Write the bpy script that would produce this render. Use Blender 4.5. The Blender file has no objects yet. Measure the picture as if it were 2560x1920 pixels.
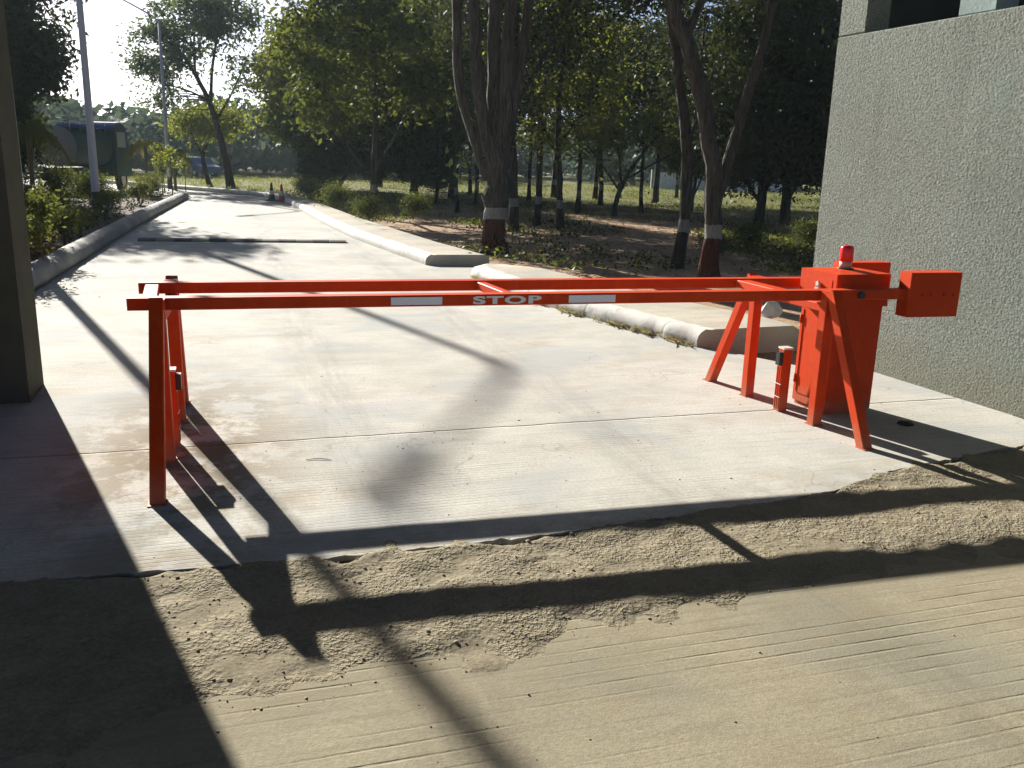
import bpy, math, random
import numpy as np
from mathutils import Vector, Matrix

S = bpy.context.scene
COL = S.collection
R = math.radians
rng = np.random.default_rng(7)
random.seed(7)

# ------------------------------------------------------------------ helpers
class MB:
    """collects shapes into one mesh"""
    def __init__(s): s.v = []; s.f = []; s.m = []; s.sm = []
    def add(s, vs, fs, mi=0, smooth=False):
        o = len(s.v); s.v += [tuple(map(float, p)) for p in vs]
        for f in fs: s.f.append(tuple(i + o for i in f)); s.m.append(mi); s.sm.append(smooth)
        return s
    def bar(s, a, b, w, h, mi=0, up=(0, 0, 1), bev=0.004):
        """box beam from a to b; w sideways, h along up; chamfered long edges"""
        a = Vector(a); b = Vector(b); d = (b - a).normalized(); up = Vector(up)
        x = d.cross(up).normalized(); y = x.cross(d).normalized()
        w /= 2; h /= 2; c = min(bev, w * .6, h * .6)
        ring = [(-w + c, -h), (w - c, -h), (w, -h + c), (w, h - c), (w - c, h), (-w + c, h), (-w, h - c), (-w, -h + c)]
        if c <= 0: ring = [(-w, -h), (w, -h), (w, h), (-w, h)]
        n = len(ring)
        vs = [a + x * p + y * q for p, q in ring] + [b + x * p + y * q for p, q in ring]
        fs = [(i, (i + 1) % n, (i + 1) % n + n, i + n) for i in range(n)] + [tuple(range(n - 1, -1, -1)), tuple(range(n, 2 * n))]
        return s.add(vs, fs, mi)
    def box(s, c, sx, sy, sz, ang=0, mi=0, bev=0.004):
        """box with base centre c"""
        c = Vector(c)
        return s.bar(c, c + Vector((0, 0, sz)), sx, sy, mi, up=(-math.sin(ang), math.cos(ang), 0), bev=bev)
    def tube(s, pts, rad, seg=10, mi=0, cap=True, wob=0, seed=0):
        rr = random.Random(seed); pts = [Vector(p) for p in pts]; n = len(pts); vs = []; fs = []
        ref = Vector((1, 0, 0)) if abs((pts[-1] - pts[0]).normalized().x) < .9 else Vector((0, 1, 0))
        for i, p in enumerate(pts):
            t = (pts[min(i + 1, n - 1)] - pts[max(i - 1, 0)]).normalized()
            x = (ref - t * ref.dot(t)).normalized(); y = t.cross(x)
            for k in range(seg):
                a = 2 * math.pi * k / seg; r = rad[i] * (1 + wob * rr.uniform(-1, 1))
                vs.append(p + x * math.cos(a) * r + y * math.sin(a) * r)
        for i in range(n - 1):
            for k in range(seg):
                k2 = (k + 1) % seg
                fs.append((i * seg + k, i * seg + k2, (i + 1) * seg + k2, (i + 1) * seg + k))
        s.add(vs, fs, mi, True)
        if cap:
            o = len(s.v) - len(vs)
            s.f.append(tuple(range(o + seg - 1, o - 1, -1))); s.m.append(mi); s.sm.append(False)
            s.f.append(tuple(range(o + (n - 1) * seg, o + n * seg))); s.m.append(mi); s.sm.append(False)
        return s
    def prism(s, poly, z0, z1, mi=0):
        n = len(poly)
        vs = [(p[0], p[1], z0) for p in poly] + [(p[0], p[1], z1) for p in poly]
        fs = [(i, (i + 1) % n, (i + 1) % n + n, i + n) for i in range(n)] + [tuple(range(n - 1, -1, -1)), tuple(range(n, 2 * n))]
        return s.add(vs, fs, mi)
    def build(s, name, mats, parent=None, loc=None):
        if not isinstance(mats, (list, tuple)): mats = [mats]
        me = bpy.data.meshes.new(name); me.from_pydata(s.v, [], s.f)
        for m in mats: me.materials.append(m)
        me.polygons.foreach_set('material_index', s.m); me.polygons.foreach_set('use_smooth', s.sm)
        me.update()
        return link(name, me, parent, loc)

def link(name, data, parent=None, loc=None):
    o = bpy.data.objects.new(name, data); COL.objects.link(o)
    if parent is not None: o.parent = parent
    if loc is not None: o.location = loc
    return o

def empty(name, loc=(0, 0, 0), rz=0):
    o = bpy.data.objects.new(name, None); COL.objects.link(o); o.location = loc; o.rotation_euler.z = rz
    o.empty_display_size = .2
    return o

def tag(o, label=None, cat=None, group=None, kind=None):
    if label: o['label'] = label
    if cat: o['category'] = cat
    if group: o['group'] = group
    if kind: o['kind'] = kind
    return o

def copy_tree(o, parent=None):
    c = o.copy(); COL.objects.link(c)
    if parent is not None: c.parent = parent
    for ch in list(o.children): copy_tree(ch, c)
    return c

def npmesh(name, verts, faces, mat, smooth=False):
    """verts (n,3), faces (m,k) numpy"""
    me = bpy.data.meshes.new(name); k = faces.shape[1]
    me.vertices.add(len(verts)); me.vertices.foreach_set('co', verts.astype(np.float32).ravel())
    me.loops.add(faces.size); me.loops.foreach_set('vertex_index', faces.astype(np.int32).ravel())
    me.polygons.add(len(faces)); me.polygons.foreach_set('loop_start', np.arange(0, faces.size, k, dtype=np.int32))
    me.polygons.foreach_set('loop_total', np.full(len(faces), k, dtype=np.int32))
    me.materials.append(mat); me.update(calc_edges=True)
    if smooth: me.polygons.foreach_set('use_smooth', np.ones(len(faces), bool))
    return me

# ------------------------------------------------------------------ node materials
class NM:
    def __init__(s, name):
        s.mat = bpy.data.materials.new(name); s.mat.use_nodes = True
        s.nt = s.mat.node_tree; s.nt.nodes.clear()
        s.out = s.n('ShaderNodeOutputMaterial')
    def n(s, t, **kw):
        x = s.nt.nodes.new(t)
        for k, v in kw.items(): setattr(x, k, v)
        return x
    def set(s, node, **kw):
        for k, v in kw.items(): s.inp(node, k.replace('_', ' '), v)
        return node
    def inp(s, node, key, v):
        i = node.inputs[key]
        if isinstance(v, bpy.types.NodeSocket): s.nt.links.new(v, i)
        else:
            if isinstance(v, (tuple, list)) and len(v) == 3 and i.type == 'RGBA': v = (*v, 1)
            i.default_value = v
    def pos(s, rot=0):
        g = s.n('ShaderNodeNewGeometry')
        if rot == 0: return g.outputs['Position']
        m = s.n('ShaderNodeVectorRotate', rotation_type='Z_AXIS'); s.inp(m, 'Vector', g.outputs['Position']); s.inp(m, 'Angle', rot)
        return m.outputs[0]
    def obj(s): return s.n('ShaderNodeTexCoord').outputs['Object']
    def scale(s, v, sc):
        m = s.n('ShaderNodeVectorMath', operation='MULTIPLY'); s.inp(m, 0, v); s.inp(m, 1, sc); return m.outputs[0]
    def noise(s, v, scale, detail=4, rough=.55, dist=0):
        t = s.n('ShaderNodeTexNoise'); s.inp(t, 'Vector', v); s.inp(t, 'Scale', scale); s.inp(t, 'Detail', detail); s.inp(t, 'Roughness', rough); s.inp(t, 'Distortion', dist)
        return t.outputs['Fac']
    def voro(s, v, scale, feat='F1', out='Distance'):
        t = s.n('ShaderNodeTexVoronoi', feature=feat); s.inp(t, 'Vector', v); s.inp(t, 'Scale', scale); return t.outputs[out]
    def wave(s, v, scale, dist=0, dscale=1, axis='Y', det=2):
        t = s.n('ShaderNodeTexWave', wave_type='BANDS', bands_direction=axis); s.inp(t, 'Vector', v); s.inp(t, 'Scale', scale); s.inp(t, 'Distortion', dist); s.inp(t, 'Detail Scale', dscale); s.inp(t, 'Detail', det)
        return t.outputs['Fac']
    def ramp(s, f, stops):
        r = s.n('ShaderNodeValToRGB'); s.inp(r, 'Fac', f); e = r.color_ramp.elements
        while len(e) > 1: e.remove(e[-1])
        for i, (p, c) in enumerate(stops):
            x = e[0] if i == 0 else e.new(p)
            x.position = p; x.color = (c, c, c, 1) if isinstance(c, (int, float)) else (*c, 1)
        return r.outputs['Color']
    def mix(s, f, a, b, mode='MIX'):
        m = s.n('ShaderNodeMix', data_type='RGBA', blend_type=mode)
        s.inp(m, 0, f)
        for i, v in ((6, a), (7, b)):
            if isinstance(v, bpy.types.NodeSocket): s.nt.links.new(v, m.inputs[i])
            else: m.inputs[i].default_value = (*v, 1) if len(v) == 3 else v
        return m.outputs[2]
    def math(s, op, a, b=0., c=None, clamp=False):
        m = s.n('ShaderNodeMath', operation=op, use_clamp=clamp); s.inp(m, 0, a); s.inp(m, 1, b)
        if c is not None: s.inp(m, 2, c)
        return m.outputs[0]
    def sep(s, v):
        x = s.n('ShaderNodeSeparateXYZ'); s.inp(x, 0, v); return x.outputs
    def bump(s, h, strength=.5, dist=.01, nrm=None):
        b = s.n('ShaderNodeBump'); s.inp(b, 'Height', h); s.inp(b, 'Strength', strength); s.inp(b, 'Distance', dist)
        if nrm is not None: s.inp(b, 'Normal', nrm)
        return b.outputs[0]
    def principled(s, col, rough=.7, spec=.3, nrm=None, metal=0, **kw):
        p = s.n('ShaderNodeBsdfPrincipled'); s.inp(p, 'Base Color', col); s.inp(p, 'Roughness', rough)
        s.inp(p, 'Specular IOR Level', spec); s.inp(p, 'Metallic', metal)
        if nrm is not None: s.inp(p, 'Normal', nrm)
        for k, v in kw.items(): s.inp(p, k.replace('_', ' '), v)
        s.nt.links.new(p.outputs[0], s.out.inputs['Surface'])
        return s.mat

TH = R(17.5)                       # the gate's axes: V along the boom, U along the road
V = Vector((math.cos(TH), math.sin(TH), 0)); U = Vector((-math.sin(TH), math.cos(TH), 0))

def m_slab(name, ca, cb, groove, gscale, stain, dark=.8, tan=False):
    m = NM(name); P = m.pos(); Q = m.pos(-TH)
    big = m.noise(P, .55, 5, .6); mid = m.noise(P, 3.2, 5, .65); fine = m.noise(P, 60, 3, .6)
    col = m.mix(m.ramp(big, [(.36, 0), (.66, 1)]), ca, cb)
    col = m.mix(m.math('MULTIPLY', m.ramp(mid, [(.42, 0), (.75, 1)]), stain), col, tuple(c * .62 for c in ca))
    col = m.mix(.22, col, m.ramp(fine, [(.3, .25), (.7, .95)]), 'OVERLAY')
    pt = m.ramp(m.noise(P, 1.1, 3, .5, .6), [(.5, 0), (.62, 1)])
    col = m.mix(m.math('MULTIPLY', pt, .6), col, (ca[0] * .72, ca[1] * .78, ca[2] * .86))
    pt2 = m.ramp(m.noise(m.scale(Q, (.5, 1, 1)), 1.9, 6, .7), [(.54, 0), (.66, 1)])
    col = m.mix(m.math('MULTIPLY', pt2, .55), col, (ca[0] * .80, ca[1] * .70, ca[2] * .58))
    # faint tyre tracks along the lane
    xq = m.sep(Q)[0]; tr = m.math('ABSOLUTE', m.math('SUBTRACT', m.math('ABSOLUTE', m.math('SUBTRACT', xq, 1.35)), .78))
    tk_ = m.math('MULTIPLY', m.ramp(tr, [(.06, 1), (.30, 0)]), m.ramp(m.noise(m.scale(Q, (3, .35, 1)), 2.6, 5, .7), [(.40, 0), (.62, 1)]))
    col = m.mix(m.math('MULTIPLY', tk_, .42), col, tuple(c * .5 for c in ca))
    # earth carried onto the slab from the broken strip
    zq = m.sep(P); dd = m.math('ABSOLUTE', m.math('SUBTRACT', m.math('MULTIPLY_ADD', zq[0], -.40, zq[1]), 3.1))
    du = m.math('MULTIPLY', m.ramp(dd, [(.35, 1), (1.0, 0)]), m.ramp(m.noise(P, 5.5, 7, .75), [(.42, 0), (.58, 1)]))
    col = m.mix(m.math('MULTIPLY', du, .65), col, (.25, .215, .14))
    # streaks of dirt drawn out along the broom direction
    st = m.noise(m.scale(Q, (.9, 16, 1)), 2.2, 4, .6)
    col = m.mix(m.math('MULTIPLY', m.ramp(st, [(.5, 0), (.72, 1)]), .35), col, tuple(c * .55 for c in cb))
    wq = m.wave(Q, gscale, .35, .5, 'Y', 2)
    gm = m.math('MULTIPLY', m.ramp(m.noise(m.scale(Q, (.35, 1.3, 1)), 1.4, 3), [(.44, .05), (.60, 1)]), m.ramp(m.noise(m.scale(Q, (1, 6, 1)), 3.0, 4, .7), [(.4, .2), (.6, 1)]))
    line = m.math('MULTIPLY', m.ramp(wq, [(.0, 1), (.10, 0)]), gm)
    col = m.mix(m.math('MULTIPLY', line, groove), col, tuple(c * .42 for c in ca))
    h = m.math('MULTIPLY_ADD', line, -1.0, m.math('MULTIPLY', m.noise(P, 150, 2, .5), .35))
    if tan:
        xyz = m.sep(Q)
        # construction joint across the lane
        d = m.math('ABSOLUTE', m.math('SUBTRACT', m.math('ADD', xyz[1], m.math('MULTIPLY', m.math('SUBTRACT', mid, .5), .05)), 5.03))
        j = m.ramp(d, [(.004, 1), (.014, 0)])
        col = m.mix(m.math('MULTIPLY', j, .55), col, (.16, .13, .09))
        h = m.math('MULTIPLY_ADD', j, -2.0, h)
        # earth trodden in round the left stand
        e = m.n('ShaderNodeVectorMath', operation='DISTANCE'); m.inp(e, 0, m.scale(Q, (1.15, .42, 0))); m.inp(e, 1, (-.38, 2.1, 0))
        k = m.math('MULTIPLY', m.ramp(e.outputs['Value'], [(.25, 1), (.95, 0)]), m.ramp(m.noise(P, 2.6, 8, .72), [(.44, 0), (.53, 1)]))
        col = m.mix(m.math('MULTIPLY', k, .85), col, (.19, .15, .088))
        # hairline cracks
        ck = m.n('ShaderNodeTexVoronoi', feature='DISTANCE_TO_EDGE'); m.inp(ck, 'Scale', .55)
        w = m.n('ShaderNodeVectorMath', operation='ADD'); nz = m.n('ShaderNodeTexNoise'); m.inp(nz, 'Vector', P); m.inp(nz, 'Scale', 2.5); m.inp(nz, 'Detail', 5)
        m.inp(w, 0, P); m.inp(w, 1, nz.outputs['Color']); m.inp(ck, 'Vector', w.outputs[0])
        c2 = m.math('MULTIPLY', m.ramp(ck.outputs['Distance'], [(.0, 1), (.006, 0)]), m.ramp(m.noise(P, .8, 2), [(.5, 0), (.58, 1)]))
        col = m.mix(m.math('MULTIPLY', c2, .4), col, (.15, .13, .1))
    return m.principled(col, .9, .1, m.bump(h, .55, .006))

M = {}
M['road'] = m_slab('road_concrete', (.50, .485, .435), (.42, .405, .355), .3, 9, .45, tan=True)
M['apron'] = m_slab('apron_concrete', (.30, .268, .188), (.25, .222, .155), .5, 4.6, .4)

def m_gravel():
    m = NM('rubble_strip'); P = m.pos()
    g = m.voro(P, 55); g2 = m.voro(P, 140); n = m.noise(P, 6, 5, .65); n2 = m.noise(P, 28, 4, .7)
    col = m.mix(m.ramp(n, [(.35, 0), (.65, 1)]), (.262, .228, .158), (.212, .182, .122))
    col = m.mix(m.ramp(n2, [(.55, 0), (.75, .45)]), col, (.14, .115, .07))
    vc = m.voro(P, 90, out='Color')
    col = m.mix(.22, col, m.ramp(m.sep(vc)[0], [(0, .2), (1, .8)]), 'OVERLAY')
    h = m.math('ADD', m.math('MULTIPLY', g, .8), m.math('ADD', m.math('MULTIPLY', g2, .5), m.math('MULTIPLY', n2, 1.0)))
    h = m.math('MULTIPLY', h, m.ramp(m.noise(P, 3.2, 4, .6), [(.40, .12), (.62, 1)]))
    return m.principled(col, .95, .1, m.bump(h, 1.0, .012))
M['gravel'] = m_gravel()

def m_ground():
    m = NM('earth_and_grass'); P = m.pos(); x = m.sep(P)
    n = m.noise(P, .35, 6, .65); n2 = m.noise(P, 3.0, 6, .7); n3 = m.noise(P, 22, 4, .7)
    soil = m.mix(m.ramp(n2, [(.35, 0), (.65, 1)]), (.40, .26, .165), (.25, .15, .09))
    litter = m.mix(m.ramp(n3, [(.45, 0), (.6, 1)]), soil, (.44, .34, .23))
    grass = m.mix(m.ramp(n2, [(.35, 0), (.68, 1)]), (.075, .10, .022), (.17, .16, .055))
    grass = m.mix(m.ramp(m.noise(P, .8, 5, .7), [(.5, 0), (.62, .8)]), grass, (.18, .13, .07))
    far = m.math('ADD', m.math('MULTIPLY', m.math('SUBTRACT', x[1], 27.0), .07), m.math('MULTIPLY', m.math('SUBTRACT', n, .5), 3.0), clamp=False)
    col = m.mix(m.ramp(far, [(-.2, 0), (.6, 1)]), litter, grass)
    h = m.math('ADD', n2, m.math('MULTIPLY', n3, .4))
    return m.principled(col, .95, .08, m.bump(h, .8, .06))
M['ground'] = m_ground()

def m_kerb(name, base, tint, chip):
    m = NM(name); P = m.pos()
    n = m.noise(P, 7, 6, .7); n2 = m.noise(P, 1.4, 4); n3 = m.noise(P, 45, 3)
    col = m.mix(m.ramp(n2, [(.35, 0), (.65, 1)]), base, tint)
    col = m.mix(m.math('MULTIPLY', m.ramp(n, [(.55, 0), (.7, 1)]), .55), col, chip)
    jt = m.ramp(m.wave(m.pos(-TH), .25, .0, 1, 'Y', 0), [(.0, 1), (.0015, 0)])
    col = m.mix(m.math('MULTIPLY', jt, .35), col, (.10, .095, .08))
    col = m.mix(m.math('MULTIPLY', m.ramp(m.math('ADD', m.sep(P)[2], m.math('MULTIPLY', m.math('SUBTRACT', n, .5), .12)), [(.0, 1), (.07, 0)]), .55), col, (.2, .17, .11))
    return m.principled(col, .85, .2, m.bump(m.math('ADD', n, m.math('ADD', m.math('MULTIPLY', n3, .3), m.math('MULTIPLY', jt, -.4))), .55, .010))
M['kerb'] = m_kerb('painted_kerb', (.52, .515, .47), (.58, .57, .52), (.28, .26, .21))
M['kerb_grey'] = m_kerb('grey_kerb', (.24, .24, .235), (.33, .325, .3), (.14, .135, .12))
M['pave'] = m_slab('walkway_top', (.50, .46, .38), (.44, .40, .32), .1, 7, .3)

def m_paint(name, col, rough=.42, dirt=.25, spec=.4):
    m = NM(name); P = m.obj()
    n = m.noise(P, 9, 6, .7); n2 = m.noise(P, 55, 3)
    c = m.mix(m.math('MULTIPLY', m.ramp(n, [(.5, 0), (.75, 1)]), dirt), col, tuple(x * .55 + .02 for x in col))
    r = m.math('MULTIPLY_ADD', n, .25, rough - .1)
    return m.principled(c, r, spec, m.bump(m.math('ADD', n, n2), .12, .004))
def m_red():
    m = NM('red_orange_paint'); P = m.obj(); Z = m.sep(m.pos())[2]
    n = m.noise(P, 6, 6, .7); n2 = m.noise(P, 45, 4, .7); n3 = m.noise(m.scale(P, (1, 1, .25)), 26, 4, .7)
    c = m.mix(m.ramp(n, [(.35, 0), (.7, 1)]), (.60, .052, .005), (.50, .040, .005))
    c = m.mix(m.math('MULTIPLY', m.ramp(n3, [(.56, 0), (.72, 1)]), .35), c, (.58, .13, .03))
    c = m.mix(m.math('MULTIPLY', m.ramp(n2, [(.66, 0), (.70, 1)]), .8), c, (.12, .045, .02))
    d = m.ramp(m.math('ADD', Z, m.math('MULTIPLY', m.math('SUBTRACT', n, .5), .25)), [(.0, 1), (.16, 0)])
    c = m.mix(m.math('MULTIPLY', d, .45), c, (.33, .25, .16))
    return m.principled(c, m.math('MULTIPLY_ADD', n, .3, .4), .12, m.bump(m.math('ADD', n, m.math('MULTIPLY', n2, .6)), .2, .004))
M['red'] = m_red()
M['redw'] = m_paint('beacon_lens_red', (.75, .012, .012), .2, .05, .6)
M['white'] = m_paint('white_sheeting', (.74, .76, .82), .35, .1)
M['letter'] = m_paint('white_lettering', (.72, .72, .70), .5, .15)
M['black'] = m_paint('black_plastic', (.015, .015, .016), .35, .1)
M['beige'] = m_paint('beige_plastic', (.55, .42, .28), .5, .1)
M['steel'] = m_paint('zinc_steel', (.62, .58, .5), .35, .3)
M['pole'] = m_paint('galvanised_pole', (.40, .40, .43), .5, .3)
M['poleband'] = m_paint('black_pole_band', (.03, .03, .03), .6, .2)
M['bumpblk'] = m_paint('rubber_black', (.07, .065, .058), .8, .4)
M['bumpyel'] = m_paint('rubber_pale', (.24, .22, .16), .8, .4)
M['tankgrey'] = m_paint('tank_end_grey', (.24, .24, .225), .5, .5)
M['tankblue'] = m_paint('tank_blue', (.03, .075, .30), .45, .3)
M['tankgreen'] = m_paint('truck_dark_green', (.03, .085, .08), .5, .3)
M['rubber'] = m_paint('tyre', (.02, .02, .02), .85, .2)
M['glass'] = m_paint('dark_glass', (.02, .025, .03), .1, 0, .6)
M['skyglass'] = m_paint('glass_painted_sky', (.45, .47, .46), .15, .1, .6)  # sky reflection on the cab window, painted in as a pale colour
M['carblue'] = m_paint('car_blue', (.05, .09, .22), .35, .1)
M['cone'] = m_paint('cone_red', (.6, .06, .03), .6, .2)
M['conew'] = m_paint('cone_white', (.7, .68, .66), .6, .2)
M['wood'] = m_paint('dry_stick', (.16, .11, .06), .9, .3)

def m_stucco():
    m = NM('rough_stucco'); P = m.pos(); x = m.sep(P)
    n = m.noise(P, 55, 5, .8); v = m.voro(P, 48); big = m.noise(P, .8, 4, .55); sp = m.noise(P, 62, 3, .7)
    col = m.mix(m.ramp(big, [(.35, 0), (.65, 1)]), (.335, .367, .322), (.28, .306, .268))
    col = m.mix(m.math('MULTIPLY', m.ramp(sp, [(.50, 0), (.62, 1)]), .8), col, (.13, .145, .11))
    col = m.mix(m.math('MULTIPLY', m.ramp(m.noise(P, 75, 3, .7), [(.54, 0), (.66, 1)]), .6), col, (.56, .60, .52))
    tl = m.ramp(m.noise(P, 1.7, 3), [(.6, 0), (.7, 1)]); col = m.mix(m.math('MULTIPLY', tl, .35), col, (.27, .36, .31))
    sk = m.ramp(m.noise(m.scale(P, (1, 1, .12)), 5, 4, .6), [(.54, 0), (.68, 1)]); col = m.mix(m.math('MULTIPLY', sk, .22), col, (.17, .18, .15))
    # splash-back dirt along the foot
    zz = m.math('ADD', x[2], m.math('MULTIPLY', m.math('SUBTRACT', m.noise(P, 3, 4), .5), .5))
    dirt = m.ramp(zz, [(.0, 1), (.22, .55), (.42, 0)])
    col = m.mix(m.math('MULTIPLY', dirt, .45), col, (.25, .22, .14))
    h = m.math('ADD', m.math('MULTIPLY', n, 1.5), m.math('MULTIPLY', v, -.6))
    return m.principled(col, .95, .1, m.bump(h, 1.0, .022))
M['stucco'] = m_stucco()
def m_plain(name, col, rough=.9, sc=3):
    m = NM(name); P = m.pos(); n = m.noise(P, sc, 6, .65); n2 = m.noise(P, 40, 3)
    c = m.mix(m.ramp(n, [(.35, 0), (.7, 1)]), col, tuple(k * .7 for k in col))
    return m.principled(c, rough, .15, m.bump(m.math('ADD', n, n2), .4, .01))
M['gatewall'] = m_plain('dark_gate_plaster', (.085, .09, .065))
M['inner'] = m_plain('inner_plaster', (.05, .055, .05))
M['teal'] = m_plain('pale_teal_paint', (.33, .42, .40))
M['roofc'] = m_plain('roof_concrete', (.25, .25, .22))
M['limestone'] = m_plain('pale_limestone', (.62, .64, .60), .9, 9)
M['whitewall'] = m_plain('far_white_wall', (.75, .76, .72))
M['stone'] = m_plain('grey_stones', (.34, .285, .19), .9, 30)

def m_bark(name, c1, c2, bands=False, foot=(.09, .024, .013), ring=.5):
    m = NM(name); O = m.obj(); z = m.sep(O)[2]
    n = m.noise(m.scale(O, (1, 1, .16)), 16, 6, .7); n2 = m.noise(O, 2.5, 4)
    col = m.mix(m.ramp(n, [(.35, 0), (.68, 1)]), c1, c2)
    if bands:   # red-brown painted foot and a whitewashed ring, worn at the edges
        e = m.math('ADD', z, m.math('MULTIPLY', m.math('SUBTRACT', n2, .5), .12))
        e = m.math('ADD', e, m.math('MULTIPLY', m.math('SUBTRACT', n, .5), .05))
        w = m.math('MULTIPLY', m.math('GREATER_THAN', e, .57), m.math('LESS_THAN', e, .79))
        r = m.math('LESS_THAN', e, .57)
        col = m.mix(m.math('MULTIPLY', w, ring), col, (.5, .52, .48)); col = m.mix(m.math('MULTIPLY', r, .85), col, foot)
    return m.principled(col, .92, .1, m.bump(m.math('ADD', n, m.math('MULTIPLY', m.voro(m.scale(O, (1, 1, .2)), 22), 1.2)), 1.0, .06))
M['bark'] = m_bark('grey_bark', (.085, .075, .065), (.035, .03, .024))
M['barkp'] = m_bark('painted_bark', (.105, .095, .082), (.035, .03, .025), True)
M['barkq'] = m_bark('faded_painted_bark', (.075, .066, .057), (.03, .025, .021), True, (.032, .024, .02), .38)
M['barkd'] = m_bark('dark_bark', (.06, .05, .04), (.03, .024, .018))
M['palmstem'] = m_bark('palm_stem', (.2, .17, .08), (.1, .08, .04))

def m_leaf(name, c1, c2, t1, tr=.45):
    m = NM(name); g = m.n('ShaderNodeNewGeometry'); oi = m.n('ShaderNodeObjectInfo')
    rnd = g.outputs['Random Per Island']
    col = m.mix(m.ramp(rnd, [(.0, 0), (.6, .5), (1, 1)]), c1, c2)
    col = m.mix(m.math('MULTIPLY', oi.outputs['Random'], .3), col, tuple(k * .6 for k in c1))
    d = m.n('ShaderNodeBsdfDiffuse'); m.inp(d, 'Color', col)
    t = m.n('ShaderNodeBsdfTranslucent'); m.inp(t, 'Color', m.mix(m.math('MULTIPLY', rnd, .6), t1, c2))
    gl = m.n('ShaderNodeBsdfGlossy'); m.inp(gl, 'Roughness', .45); m.inp(gl, 'Color', (.5, .5, .5))
    a = m.n('ShaderNodeMixShader'); m.inp(a, 0, tr); m.nt.links.new(d.outputs[0], a.inputs[1]); m.nt.links.new(t.outputs[0], a.inputs[2])
    b = m.n('ShaderNodeMixShader'); m.inp(b, 0, .04); m.nt.links.new(a.outputs[0], b.inputs[1]); m.nt.links.new(gl.outputs[0], b.inputs[2])
    m.nt.links.new(b.outputs[0], m.out.inputs['Surface'])
    return m.mat
M['leaf'] = m_leaf('leaf_green', (.028, .046, .010), (.07, .088, .016), (.12, .14, .016))
M['leafy'] = m_leaf('leaf_yellow_green', (.052, .07, .011), (.12, .14, .022), (.25, .275, .028), .52)
M['leafd'] = m_leaf('leaf_dark', (.018, .030, .010), (.036, .05, .015), (.05, .06, .012), .3)
M['leafg'] = m_leaf('leaf_grey_green', (.045, .075, .03), (.09, .115, .05), (.12, .16, .05), .45)
M['leafb'] = m_leaf('leaf_shrub', (.055, .08, .016), (.12, .13, .035), (.16, .18, .025), .4)
M['leafr'] = m_leaf('leaf_copper', (.22, .09, .035), (.3, .2, .06), (.3, .14, .04), .35)
M['frond'] = m_leaf('palm_frond', (.09, .11, .018), (.17, .16, .03), (.25, .24, .03), .4)
M['grass'] = m_leaf('grass_blade', (.07, .10, .022), (.175, .18, .045), (.22, .23, .04), .45)
M['far'] = m_leaf('far_foliage_hazed', (.05, .085, .062), (.075, .11, .08), (.08, .11, .06), .3)  # leaf colours lightened so part of the distance haze is painted in

# ------------------------------------------------------------------ camera (fixed first, so the place is laid out in metres round it)
cam_d = bpy.data.cameras.new('camera'); cam = link('camera', cam_d)
PITCH, ROLL, H = R(14.1), R(1.6), 1.6
fwd = Vector((0, math.cos(PITCH), -math.sin(PITCH))); rt = Vector((1, 0, 0)); up0 = rt.cross(fwd)
rr = rt * math.cos(ROLL) + up0 * math.sin(ROLL); uu = -rt * math.sin(ROLL) + up0 * math.cos(ROLL)
cam.matrix_world = Matrix(((rr.x, uu.x, -fwd.x, 0), (rr.y, uu.y, -fwd.y, 0), (rr.z, uu.z, -fwd.z, H), (0, 0, 0, 1)))
cam_d.sensor_width = 36; cam_d.lens = 2200 / 2560 * 36; cam_d.clip_end = 3000; cam_d.clip_start = .05
S.camera = cam

# ------------------------------------------------------------------ ground, road, slabs
def grid(x0, x1, y0, y1, nx, ny, fz, rot=0, org=(0, 0)):
    xs = np.linspace(x0, x1, nx); ys = np.linspace(y0, y1, ny); X, Y = np.meshgrid(xs, ys)
    Z = fz(X, Y); c, s = math.cos(rot), math.sin(rot)
    v = np.stack([X * c - Y * s + org[0], X * s + Y * c + org[1], Z], -1).reshape(-1, 3)
    i = np.arange(nx * ny).reshape(ny, nx)
    f = np.stack([i[:-1, :-1], i[:-1, 1:], i[1:, 1:], i[1:, :-1]], -1).reshape(-1, 4)
    return v, f
def sines(X, Y, n, lo, hi, seed):
    g = np.random.default_rng(seed); Z = np.zeros_like(X)
    for _ in range(n):
        k = math.exp(g.uniform(math.log(lo), math.log(hi))); a = g.uniform(0, 2 * math.pi)
        Z += np.sin(k * (X * math.cos(a) + Y * math.sin(a)) + g.uniform(0, 7)) / n ** .5
    return Z
xs = np.concatenate([-np.geomspace(900, 31, 14), np.linspace(-30, 30, 121), np.geomspace(31, 900, 14)])
ys = np.concatenate([np.linspace(-40, 0, 9)[:-1], np.linspace(0, 60, 121), np.geomspace(61, 1500, 16)])
X, Y = np.meshgrid(xs, ys)
Z = -.075 + .012 * sines(X, Y, 8, .6, 2.2, 3)
Z += .10 * np.clip((X - 1.0 + .35 * (Y - 12)) / 3, 0, 1) * np.clip((Y - 12) / 4, 0, 1) * (1 - np.clip((Y - 55) / 20, 0, 1)) * np.clip((Y - 8) / 2, 0, 1)
v = np.stack([X, Y, Z], -1).reshape(-1, 3); ny, nx = X.shape; i = np.arange(nx * ny).reshape(ny, nx)
f = np.stack([i[:-1, :-1], i[:-1, 1:], i[1:, 1:], i[1:, :-1]], -1).reshape(-1, 4)
tag(link('ground', npmesh('ground', v, f, M['ground'], True)), kind='structure')

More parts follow.
